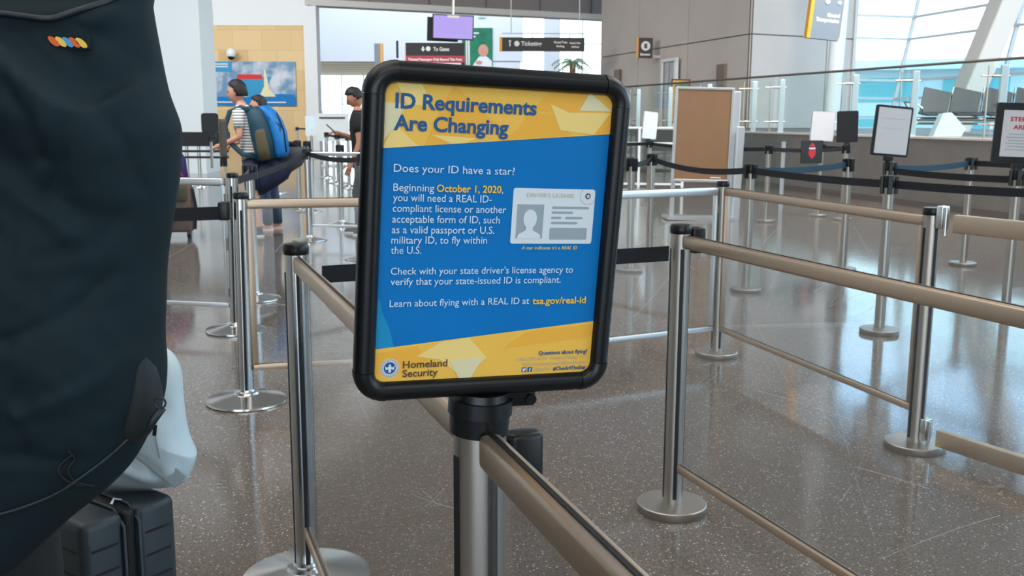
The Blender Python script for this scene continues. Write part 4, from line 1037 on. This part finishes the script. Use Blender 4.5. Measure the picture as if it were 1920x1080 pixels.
def person(label, loc, rz, h=1.75, skin='skin', hair='hair', top='blk_cloth', bottom='grey_cloth', shorts=False, arms=None, stance=.03, tilt=0.0, hair_len=0.0, shoes='shoe', sleeve=.18, puff=1.0, lean=0.0, slim=1.0):
    s = h/1.75
    t = thing('person', label, 'person', loc, rz); t.scale = (s, s, s)
    ly = lambda z: lean*max(0, z-.95)
    hc = Vector((0, .035+ly(1.62), 1.625))
    A = arms or {1: ((.235, -.02, 1.13), (.25, .10, .88)), -1: ((-.235, -.02, 1.13), (-.25, .10, .88))}
    bm = B()
    body = [[(0, 0, .95, .12*slim), (0, ly(1.1), 1.1, .11*slim), (0, ly(1.25), 1.26, .125*slim), (0, ly(1.4), 1.40, .085), (0, ly(1.47)+.01, 1.48, .054), (0, ly(1.55)+.025, 1.55, .052)]]
    extra = []
    for sgn in (1, -1):
        st = stance*sgn
        body.append([(0, 0, .95, .12*slim), (.095*sgn, st*.2, .86, .085*slim), (.10*sgn, .02+st, .49, .058), (.10*sgn, -.02+st*1.2, .11, .038), (.105*sgn, .0+st*1.2, .055, .04), (.112*sgn, .11+st*1.2, .04, .036)])
        e, w = A[sgn]
        body.append([(0, ly(1.4), 1.40, .085), (.165*sgn, ly(1.4), 1.40, .055), (*(Vector((.2*sgn, ly(1.33), 1.33))), .05), (*e, .038), (*w, .025)])
        d = Vector(w)-Vector(e)
        side = Vector((-sgn, 0, 0)) if abs(d.normalized().z) < .8 else Vector((0, 1, 0))
        side = (side-d.normalized()*side.dot(d.normalized())).normalized()
        palm, fing = hand_chains(w, d, side, .75 if w[2] > 1 else .35)
        body += palm; extra += fing
    skin_bm(bm, body, 0, 2)
    for ch in extra: tube(bm, [c[:3] for c in ch], [c[3] for c in ch], 8)
    head_bm(bm, hc, tilt)
    obj('body', bm, skin, t, 'full')
    bm = B()
    for sgn in (-1, 1):
        v = Matrix.Rotation(-tilt, 3, 'X') @ Vector((sgn*.028, .086, .006)); r = bmesh.ops.create_uvsphere(bm, u_segments=10, v_segments=8, radius=.011); bmesh.ops.translate(bm, vec=hc+v, verts=r['verts'])
    obj('eyes', bm, 'ink', t, True)
    bm = B(); hair_bm(bm, hc, tilt, hair_len, len(label), puff); obj('hair', bm, hair, t, 'full')
    # top
    bm = B()
    loft(bm, [(0, 0, .86, .178*slim, .125*slim), (0, 0, .95, .175*slim, .125*slim), (0, ly(1.1), 1.1, .165*slim, .118*slim), (0, ly(1.25), 1.25, .185*slim, .128*slim), (0, ly(1.36), 1.36, .195*slim, .12*slim), (0, ly(1.42), 1.425, .165*slim, .1*slim), (0, ly(1.46), 1.465, .1, .082), (0, ly(1.48)+.008, 1.485, .066, .066)], 28)
    for sgn in (1, -1):
        e = Vector(A[sgn][0]); s0 = Vector((.16*sgn, ly(1.4), 1.395)); dd = (e-s0)
        f = min(1, sleeve/dd.length) if sleeve < .5 else 1
        pts = [s0-Vector((.04*sgn, 0, 0)), s0, s0.lerp(e, f*.5), s0.lerp(e, f)]; rr = [.075, .073, .066, .06]
        if sleeve >= .5: w = Vector(A[sgn][1]); pts += [e.lerp(w, .3), e.lerp(w, .92)]; rr += [.052, .037]
        tube(bm, pts, rr, 16)
    obj('shirt', bm, top, t, 'full')
    # trousers or shorts
    bm = B(); loft(bm, [(0, 0, .80, .165*slim, .12*slim), (0, 0, .88, .174*slim, .122*slim), (0, 0, .98, .168*slim, .118*slim)], 24)
    for sgn in (1, -1):
        st = stance*sgn
        if shorts: tube(bm, [(.085*sgn, 0, .88), (.098*sgn, st*.4, .7), (.102*sgn, .015+st*.9, .53)], [.098*slim, .095, .092], 16)
        else: tube(bm, [(.085*sgn, 0, .88), (.097*sgn, st*.4, .68), (.10*sgn, .02+st, .49), (.10*sgn, -.01+st*1.1, .28), (.10*sgn, -.015+st*1.2, .075)], [.098*slim, .09*slim, .074, .068, .066], 16)
    obj('shorts' if shorts else 'trousers', bm, bottom, t, 'full')
    for sgn in (1, -1):
        st = stance*sgn*1.2; bm = B()
        loft(bm, [(.108*sgn, .055+st, .0, .05, .135), (.108*sgn, .055+st, .022, .052, .138), (.108*sgn, .045+st, .06, .046, .115), (.106*sgn, .0+st, .085, .043, .062), (.104*sgn, -.02+st, .115, .042, .05)], 20)
        sh = obj('shoe', bm, shoes, t, 'full')
        bm = B(); loft(bm, [(.108*sgn, .055+st, -.002, .053, .139), (.108*sgn, .055+st, .02, .054, .141)], 20); obj('sole', bm, 'white_sole', sh)
    return t
P1 = (-2.93, 11.25, 0)
person('person in striped white shirt and shorts facing left, wearing the blue backpack', P1, PI/2-.12, 1.73, top='stripe', bottom='navy', shorts=True,
       arms={1: ((.225, .02, 1.13), (.2, .26, 1.06)), -1: ((-.225, .06, 1.13), (-.2, .3, 1.04))}, stance=.04, puff=1.06, lean=.2)
person('dark-haired person in jeans mostly hidden behind the blue backpack', (-2.90, 11.85, 0), PI/2+.2, 1.58, top='navy', bottom='denim', hair_len=.08, stance=-.05, shoes='skin', slim=.92, lean=.12)
person('person in black shirt and grey trousers looking down at a phone, left of the sign', (-1.72, 11.4, 0), PI/2+.02, 1.67, skin='skin_t', top='blk_cloth', bottom='grey_cloth',
       arms={1: ((.225, .03, 1.12), (.13, .27, 1.2)), -1: ((-.225, .0, 1.11), (-.25, .10, .86))}, stance=.06, tilt=.5, lean=.06, shoes='blk_cloth')
person('person in dark clothes beside the olive suitcase, mostly hidden by the dark backpack', (-3.84, 10.6, 0), PI/2, 1.62, top='purple', bottom='navy', stance=.04,
       arms={1: ((.235, -.02, 1.13), (.25, .10, .88)), -1: ((-.245, -.22, 1.14), (-.235, .03, 1.05))})
person('far person in red top by the pale green kiosk', (-9.6, 49.2, 0), PI, 2.0, top='redtop', bottom='grey_cloth', stance=.0)
pr = person('person wearing the big dark backpack, just outside the left edge', (-.86, 1.36, 0), .1, 1.74, top='blk_cloth', bottom='blk_cloth', sleeve=.6, stance=.02, shoes='blk_cloth', arms={1: ((.2, .14, 1.14), (.08, .32, 1.2)), -1: ((-.2, .14, 1.14), (-.08, .32, 1.2))})

# phone in the hand of the man in black
t = thing('phone', 'black phone held by the person in black', 'phone', (-2.085, 11.49, 1.205)); t.rotation_euler = (0, .75, .1)
bm = B(); box(bm, (0, 0, 0), (.15, .075, .009), None, .003); obj('body', bm, 'black', t)
bm = B(); box(bm, (0, 0, .005), (.14, .068, .001)); obj('screen', bm, 'ink', t)

# puffy bags: an outline in XZ given a front and back bulge
def puffy(bm, outline, c, yf, yr, yb, disp=None, nr=22, p=2.6):
    n = len(outline); front, back = [], []
    for side, yc, acc in ((1, yf, front), (0, yb, back)):
        for j in range(1, nr+1):
            r = j/nr; ring = []
            for x, z in outline:
                X, Zz = c[0]+(x-c[0])*r, c[1]+(z-c[1])*r
                Y = yr+(yc-yr)*(1-r**p)**.6
                if disp and side: Y += disp(X, Zz)*(1-r**8)
                ring.append((X, Y, Zz))
            acc.append(ring)
    def build(acc, yc, flip, share=None):
        cen = bm.verts.new((c[0], yc+(disp(*c) if disp and not flip else 0), c[1])); rows = []
        for j, ring in enumerate(acc):
            rows.append(share if (share is not None and j == nr-1) else [bm.verts.new(v) for v in ring])
        for k in range(n): bm.faces.new((cen, rows[0][k], rows[0][(k+1) % n]))
        for q, w in zip(rows, rows[1:]):
            for k in range(n): bm.faces.new((q[k], w[k], w[(k+1) % n], q[(k+1) % n]))
        return rows[-1]
    rim = build(front, yf, False); build(back, yb, True, rim)
def smooth_closed(pts, n):
    pts = [Vector((*p, 0)) for p in pts]; m = len(pts); out = []
    for i in range(m):
        p0, p1, p2, p3 = pts[i-1], pts[i], pts[(i+1) % m], pts[(i+2) % m]
        for k in range(n):
            u = k/n
            q = .5*((2*p1)+(p2-p0)*u+(2*p0-5*p1+4*p2-p3)*u*u+(3*p1-p0-3*p2+p3)*u**3)
            out.append((q.x, q.y))
    return out
def seg_d(px, pz, a, b):
    ax, az = a; bx, bz = b; dx, dz = bx-ax, bz-az
    u = max(0, min(1, ((px-ax)*dx+(pz-az)*dz)/(dx*dx+dz*dz))); return math.hypot(px-ax-dx*u, pz-az-dz*u)
def poly_d(x, z, pl): return min(seg_d(x, z, a, b) for a, b in zip(pl, pl[1:]))
# ---- the big dark backpack
right = [(-.374, 1.506), (-.373, 1.465), (-.368, 1.423), (-.361, 1.378), (-.351, 1.345), (-.350, 1.326), (-.354, 1.288), (-.371, 1.204), (-.376, 1.158), (-.380, 1.112), (-.380, 1.077), (-.384, 1.045), (-.394, 1.018), (-.419, .974), (-.451, .940), (-.500, .900), (-.552, .852), (-.590, .827), (-.640, .815)]
xm = -.650
left = [(2*xm-x, z) for x, z in right[::-1] if x < xm or True]
left = [(2*xm-x, z) for x, z in right[::-1]]
top_ = [(-.86, 1.54), (-.76, 1.57), (-.65, 1.578), (-.54, 1.57), (-.44, 1.54)]
left = [(2*xm-x, z) for x, z in right[::-1] if x > -.6]
outl = smooth_closed(right[:-1]+[(-.65, .812)]+[(-.71, .827)]+left[1:]+top_, 8)
fold_v = [(-.60, 1.39), (-.516, 1.412), (-.484, 1.405), (-.460, 1.384), (-.442, 1.366), (-.426, 1.354), (-.407, 1.353), (-.391, 1.366), (-.375, 1.377), (-.352, 1.383)]
creases = [([(-.48, 1.38), (-.46, 1.35), (-.455, 1.31)], .007, .006), ([(-.426, 1.352), (-.435, 1.31), (-.46, 1.27)], .008, .007), ([(-.40, 1.352), (-.385, 1.32), (-.38, 1.28)], .006, .005), ([(-.56, 1.33), (-.50, 1.29), (-.44, 1.235)], .012, -.008), ([(-.41, 1.19), (-.45, 1.15), (-.50, 1.13)], .008, .006), ([(-.40, 1.10), (-.44, 1.07), (-.50, 1.05)], .010, -.006), ([(-.60, 1.03), (-.52, 1.0), (-.46, .99)], .009, .006), ([(-.37, 1.40), (-.40, 1.42), (-.43, 1.44)], .006, .004), ([(-.395, 1.25), (-.42, 1.22), (-.47, 1.21)], .006, .005)]
def pk_disp(x, z):
    d = poly_d(x, z, fold_v)
    zl = None
    for a, b in zip(fold_v, fold_v[1:]):
        if a[0] <= x <= b[0]: zl = a[1]+(b[1]-a[1])*(x-a[0])/(b[0]-a[0])
    zl = zl if zl is not None else (1.375 if x < -.6 else 1.385)
    y = 0
    y += -.03*math.exp(-(max(0, zl-z)/.06)**2) if z < zl else -.042*math.exp(-((z-zl)/.011)**2)+.012
    y += .014*noise.noise(Vector((x*9, 0, z*7)))+.007*noise.noise(Vector((x*22+z*9, 3, z*14)))+.0022*noise.noise(Vector((x*60, 8, z*50)))
    for pl, w_, am in creases: y += am*math.exp(-(poly_d(x, z, pl)/w_)**2)
    y += -.007*math.exp(-(poly_d(x, z, [(-.60, 1.12), (-.50, 1.19), (-.40, 1.235)])/.03)**2)
    y += .006*math.exp(-(poly_d(x, z, [(-.50, 1.30), (-.42, 1.24), (-.36, 1.25)])/.02)**2)
    y += -.006*math.exp(-(poly_d(x, z, [(-.62, 1.27), (-.53, 1.22), (-.47, 1.14)])/.022)**2)
    y += -.016*math.exp(-((z-1.452)/.012)**2)+(.02 if z > 1.46 else .02*max(0, 1-(1.46-z)/.02) if z > 1.44 else 0)
    return y
BC = (-.62, 1.18); BF, BR, BB = .955, 1.05, 1.17
PK = thing('backpack', 'big dark slate backpack filling the left side, tiny striped logo on it', 'backpack')
bm = B(); puffy(bm, outl, BC, BF, BR, BB, pk_disp, 84, 3.2); obj('main_bag', bm, 'pack', PK, 'full')
def front_y(x, z):
    # radial position against the outline, then the same bulge as the surface
    a = math.atan2(z-BC[1], x-BC[0]); best = None
    for (x0, z0), (x1, z1) in zip(outl, outl[1:]+outl[:1]):
        d0 = ((x0-BC[0])*math.sin(a)-(z0-BC[1])*math.cos(a)); d1 = ((x1-BC[0])*math.sin(a)-(z1-BC[1])*math.cos(a))
        if d0*d1 <= 0 and d0 != d1:
            u = d0/(d0-d1); X, Zz = x0+(x1-x0)*u, z0+(z1-z0)*u
            if (X-BC[0])*(x-BC[0])+(Zz-BC[1])*(z-BC[1]) > 0: best = math.hypot(X-BC[0], Zz-BC[1]); break
    r = min(.999, math.hypot(x-BC[0], z-BC[1])/(best or 1))
    return BR+(BF-BR)*(1-r**3.2)**.6+pk_disp(x, z)*(1-r**8)
def seam(pl, r, m, name, off=.0015, n=8):
    q_ = [Vector((*p, 0)) for p in pl]; pts = []; sm = []
    for i in range(len(q_)-1):
        p0, p1, p2, p3 = q_[max(0, i-1)], q_[i], q_[i+1], q_[min(len(q_)-1, i+2)]
        for k in range(6):
            u = k/6; v = .5*((2*p1)+(p2-p0)*u+(2*p0-5*p1+4*p2-p3)*u*u+(3*p1-p0-3*p2+p3)*u**3); sm.append((v.x, v.y))
    pl = sm+[pl[-1]]; n = 2
    for a, b in zip(pl, pl[1:]):
        for k in range(n): u = k/n; x, z = a[0]+(b[0]-a[0])*u, a[1]+(b[1]-a[1])*u; pts.append((x, front_y(x, z)-off, z))
    pts.append((pl[-1][0], front_y(*pl[-1])-off, pl[-1][1]))
    bm = B(); tube(bm, pts, r, 6); return obj(name, bm, m, PK, 'full')
seam([(-.391, 1.040), (-.415, 1.005), (-.455, .972), (-.50, .945), (-.56, .93), (-.64, .925)], .0022, 'pack_piping', 'bottom_seam')
seam([(-.455, .952), (-.467, .963), (-.469, .98), (-.462, .992), (-.463, 1.004)], .0016, 'pack_dk', 'zip_loop', .001)
seam([(-.462, .998), (-.476, .985), (-.474, .968), (-.462, .955)], .0016, 'pack_dk', 'zip_loop')
seam([(-.60, 1.452), (-.50, 1.447), (-.455, 1.442), (-.435, 1.446), (-.405, 1.46), (-.388, 1.475)], .0035, 'pack_piping', 'top_hem')
bm = B()
LG = (-.432, 1.4205)
for k, m_ in enumerate(('orange', 'yellow', 'cyan', 'orange', 'yellow')):
    b2 = B(); x = LG[0]-.0135+k*.0064; z = LG[1]-.0003*k
    yy = min(front_y(x, z), front_y(*LG))-.0045
    prism(b2, ell(x, z, .0066, .0028, 14, rot=-.75), yy, yy+.002)
    obj('logo_stitch', b2, m_, PK)
prism(bm, rrect(LG[0]-.0195, LG[1]-.0075, LG[0]+.0175, LG[1]+.0065, .002), front_y(*LG)-.0016, front_y(*LG)+.004); obj('logo_patch', bm, 'pack', PK)
# side pocket and zip pull
bm = B(); puffy(bm, smooth_closed([(-.394, 1.11), (-.384, 1.085), (-.381, 1.05), (-.386, 1.022), (-.405, .998), (-.425, 1.0), (-.412, 1.06)], 4), (-.400, 1.05), 1.01, 1.035, 1.065, None, 8); obj('side_pocket', bm, 'pack_dk', PK, 'full')
bm = B(); tube(bm, [(-.368, 1.005, 1.046), (-.376, 1.0, 1.036), (-.383, .997, 1.022)], [.004, .005, .003], 8); tube(bm, [(-.370+.006*math.cos(a), 1.002, 1.052+.006*math.sin(a)) for a in [2*PI*k/10 for k in range(11)]], .0012, 5); obj('zip_pull', bm, 'pack_piping', PK, 'full')
for s in (-1, 1):
    bm = B(); tube(bm, [(-.72+s*.12, 1.15, 1.40), (-.80+s*.13, 1.22, 1.49), (-.85+s*.13, 1.36, 1.485), (-.86+s*.13, 1.485, 1.38), (-.87+s*.13, 1.495, 1.22), (-.86+s*.17, 1.40, 1.08), (-.76+s*.15, 1.15, 1.0)], [(.012, .028)]*7, 8); obj('shoulder_strap', bm, 'pack_dk', PK, 'full')

# ---- suitcase with the pale sack on top
SC = thing('suitcase', 'charcoal ribbed hard-shell suitcase standing under the pale sack at lower left', 'suitcase', (-.92, 1.985, 0), math.atan2(.814, .58))
# local x runs across the narrow side (.214), local y along the broad side (.38)
W_, D_, H_ = .214, .38, .52
for s in (-1, 1):
    bm = B(); box(bm, (s*(W_/4+.006), 0, .05+H_/2), (W_/2-.012, D_, H_), None, .018); sh = obj('shell', bm, 'case', SC, True)
    bm = B()
    for k in range(9):
        z = .11+k*.05
        for yy in (-1, 1): box(bm, (s*(W_/4+.006), yy*(D_/2-.0015), z), (.056, .006, .005))
        box(bm, (s*(W_/2-.0015), 0, z), (.005, D_-.05, .005))
    obj('ribs', bm, 'case_dk', sh)
bm = B(); box(bm, (0, 0, .05+H_/2), (.026, D_-.004, H_-.004), None, .01); z_ = obj('zip_band', bm, 'case_dk', SC)
bm = B()
for s in (-.017, .017): tube(bm, [(s, -D_/2-.001, .09), (s, -D_/2-.001, H_+.02), (s, -D_/2+.03, H_+.05), (s, D_/2-.03, H_+.05)], .004, 8)
obj('piping', bm, 'case', z_, 'full')
bm = B(); tube(bm, [(-.01, -D_/2+.05, H_+.052), (0, -D_/2+.055, H_+.06), (.014, -D_/2+.05, H_+.054)], .003, 6); obj('zip_pull', bm, 'satin', SC)
bm = B(); tube(bm, [(-.02, D_/2-.06, H_+.04), (-.02, D_/2-.06, H_+.42), (-.02, D_/2-.2, H_+.42), (-.02, D_/2-.2, H_+.04)], .009, 8); obj('pull_handle', bm, 'satin', SC, True)
for sx_ in (-1, 1):
    for sy in (-1, 1):
        bm = B(); bmesh.ops.create_cone(bm, cap_ends=True, segments=16, radius1=.025, radius2=.025, depth=.022, matrix=Matrix.Translation((sx_*.07, sy*.14, .026)) @ Matrix.Rotation(PI/2, 4, 'Y')); box(bm, (sx_*.07, sy*.14, .045), (.03, .03, .03)); obj('wheel', bm, 'black', SC, True)
SK = thing('sack', 'pale silver drawstring backpack resting on the charcoal suitcase', 'bag')
wo = [(-.760, .893), (-.727, .884), (-.701, .864), (-.687, .826), (-.686, .768), (-.680, .697), (-.668, .655), (-.664, .640), (-.676, .61), (-.692, .585), (-.735, .573), (-.802, .573), (-.862, .58), (-.885, .62), (-.89, .70), (-.87, .80), (-.82, .875)]
def sk_disp(x, z): return .009*noise.noise(Vector((x*16, 1, z*13)))+.004*noise.noise(Vector((x*40, 4, z*30)))-.010*math.exp(-(poly_d(x, z, [(-.80, .63), (-.74, .60), (-.70, .625)])/.012)**2)
bm = B(); puffy(bm, smooth_closed(wo, 4), (-.775, .72), 1.925, 1.985, 2.06, sk_disp, 26, 3); obj('bag', bm, 'sack', SK, 'full')
bm = B(); bar(bm, (-.785, 1.925, .705), (-.686, 1.952, .600), .012, .036, .003); obj('strap', bm, 'sack_strap', SK)
bm = B(); tube(bm, [(-.745, 1.925, .80), (-.728, 1.92, .755), (-.722, 1.922, .70), (-.718, 1.926, .66)], .0018, 6); obj('seam', bm, 'sack_strap', SK)
bm = B(); box(bm, (-.722, 1.918, .722), (.007, .004, .022), Matrix.Rotation(.15, 3, 'Y')); obj('tag', bm, 'case_dk', SK)
bm = B(); box(bm, (-.728, 1.945, .862), (.045, .006, .014), Matrix.Rotation(.72, 3, 'Y'), .002); sn = obj('snap_tab', bm, 'satin', SK)
bm = B(); tube(bm, [(-.722, 1.938, .857), (-.722, 1.944, .857)], .005, 12); obj('snap', bm, 'steel', sn, True)

# ---- blue backpack, jacket, purple bag, rolling case
t = thing('backpack', 'blue and teal hiking backpack worn by the person in the striped shirt', 'backpack', (-2.80, 11.2, 1.15), -.12)
t.scale = (1.15, 1.1, 1.2); t.rotation_euler = (0, -.16, -.12)
bm = B(); loft(bm, [(0, 0, -.25, .10, .11), (.01, 0, -.22, .13, .14), (.02, 0, -.08, .14, .155), (.01, 0, .08, .135, .155), (-.01, 0, .2, .115, .14), (-.02, 0, .255, .07, .09)], 22); obj('main_bag', bm, 'bluebag2', t, 'full')
bm = B(); loft(bm, [(.15, -.01, -.24, .05, .08), (.165, -.01, -.2, .065, .11), (.17, -.01, -.02, .07, .115), (.15, -.01, .10, .065, .11), (.11, -.01, .19, .06, .1), (.06, -.01, .25, .05, .08)], 18); obj('front_pocket', bm, 'bluebag', t, 'full')
bm = B(); loft(bm, [(.03, -.14, -.24, .05, .03), (.03, -.155, -.15, .06, .035), (.03, -.155, 0, .055, .03), (.03, -.14, .04, .04, .02)], 14); obj('side_pocket', bm, 'olive', t, 'full')
for s in (-1, 1):
    bm = B(); tube(bm, [(-.03, s*.1, .22), (-.13, s*.115, .265), (-.24, s*.13, .24), (-.31, s*.14, .12), (-.30, s*.15, -.02), (-.18, s*.16, -.16), (-.06, s*.12, -.2)], [(.008, .025)]*7, 8); obj('shoulder_strap', bm, 'bluebag2', t, 'full')
bm = B(); tube(bm, [(.20, -.07, .17), (.235, -.06, .0), (.225, -.07, -.2)], .007, 6); tube(bm, [(.12, -.12, .14), (.22, -.09, .05), (.2, -.1, -.05)], .005, 6); obj('compression_strap', bm, 'blk_cloth', t, 'full')
bm = B()
for k in range(1):
    loft(bm, [(-.06, 0, -.40, .03, .05), (-.05, 0, -.34, .09, .10), (.0, 0, -.22, .15, .13), (.05, 0, -.10, .19, .135), (.05, 0, -.02, .18, .12), (.02, 0, .05, .11, .08)], 28)
for v in bm.verts: v.co += Vector((noise.noise(v.co*14), noise.noise(v.co*14+Vector((9, 0, 0))), .6*noise.noise(v.co*11)))*.035
o = obj('jacket', bm, 'navy', None, 'full', (-2.70, 11.22, .85)); o.rotation_euler = (0, .45, -.1); o.scale = (1, 1, 1.15); tag(o, 'dark navy jacket bundled below the blue backpack', 'jacket')
bm = B(); box(bm, (0, 0, .03), (.02, .27, .03), None, .008); obj('collar', bm, 'blk_cloth', o)
t = thing('duffel', 'grey and black bag slung low right of the blue backpack', 'bag', (-2.56, 11.55, .88), -.1)
bm = B(); loft(bm, [(-.05, 0, -.17, .04, .06), (-.03, 0, -.1, .14, .1), (0, 0, .04, .2, .12), (.0, 0, .12, .16, .1)], 20); obj('body', bm, 'grey_cloth', t, 'full')
bm = B(); tube(bm, [(-.14, -.05, .13), (-.05, -.06, .145), (.05, -.06, .14), (.12, -.05, .11)], [.02, .025, .025, .018], 10); obj('top_flap', bm, 'blk_cloth', t, 'full')
t = thing('shoulder_bag', 'dark purple bag with pink piping beside the dark backpack', 'bag', (-3.56, 10.36, .86), 0)
bm = B(); loft(bm, [(0, 0, -.17, .15, .09), (0, 0, -.14, .17, .11), (0, 0, .06, .15, .11), (-.03, 0, .16, .1, .08), (-.04, 0, .2, .05, .05)], 20); obj('body', bm, 'purple', t, 'full')
bm = B(); tube(bm, [(-.03, -.095, .17), (.05, -.118, .02), (.14, -.085, -.13)], .009, 6); tube(bm, [(-.09, -.08, .14), (-.02, -.115, .12)], .012, 6); obj('piping', bm, 'pink', t, 'full')
t = thing('rolling_suitcase', 'olive and brown soft rolling suitcase on the floor beyond the dark backpack', 'suitcase', (-3.74, 11.0, 0), .15)
bm = B(); box(bm, (0, 0, .33), (.34, .24, .52), None, .04); obj('body', bm, 'brown_case', t, True)
bm = B(); box(bm, (-.02, -.02, .50), (.33, .25, .2), None, .05); obj('upper_pocket', bm, 'olive', t, True)
bm = B(); box(bm, (.03, -.125, .3), (.03, .012, .06)); tube(bm, [(-.02, 0, .585), (-.02, 0, .64), (.06, 0, .64), (.06, 0, .585)], .016, 8); obj('handle', bm, 'black', t)
bm = B(); tube(bm, [(.19, -.05, .1), (.21, -.05, .35), (.18, -.05, .55)], .018, 8); obj('side_strap', bm, 'blk_cloth', t)
for s in (-.12, .13):
    bm = B(); bmesh.ops.create_cone(bm, cap_ends=True, segments=16, radius1=.055, radius2=.055, depth=.04, matrix=Matrix.Translation((s, -.06, .055)) @ Matrix.Rotation(PI/2, 4, 'Y')); obj('wheel', bm, 'black', t, True)
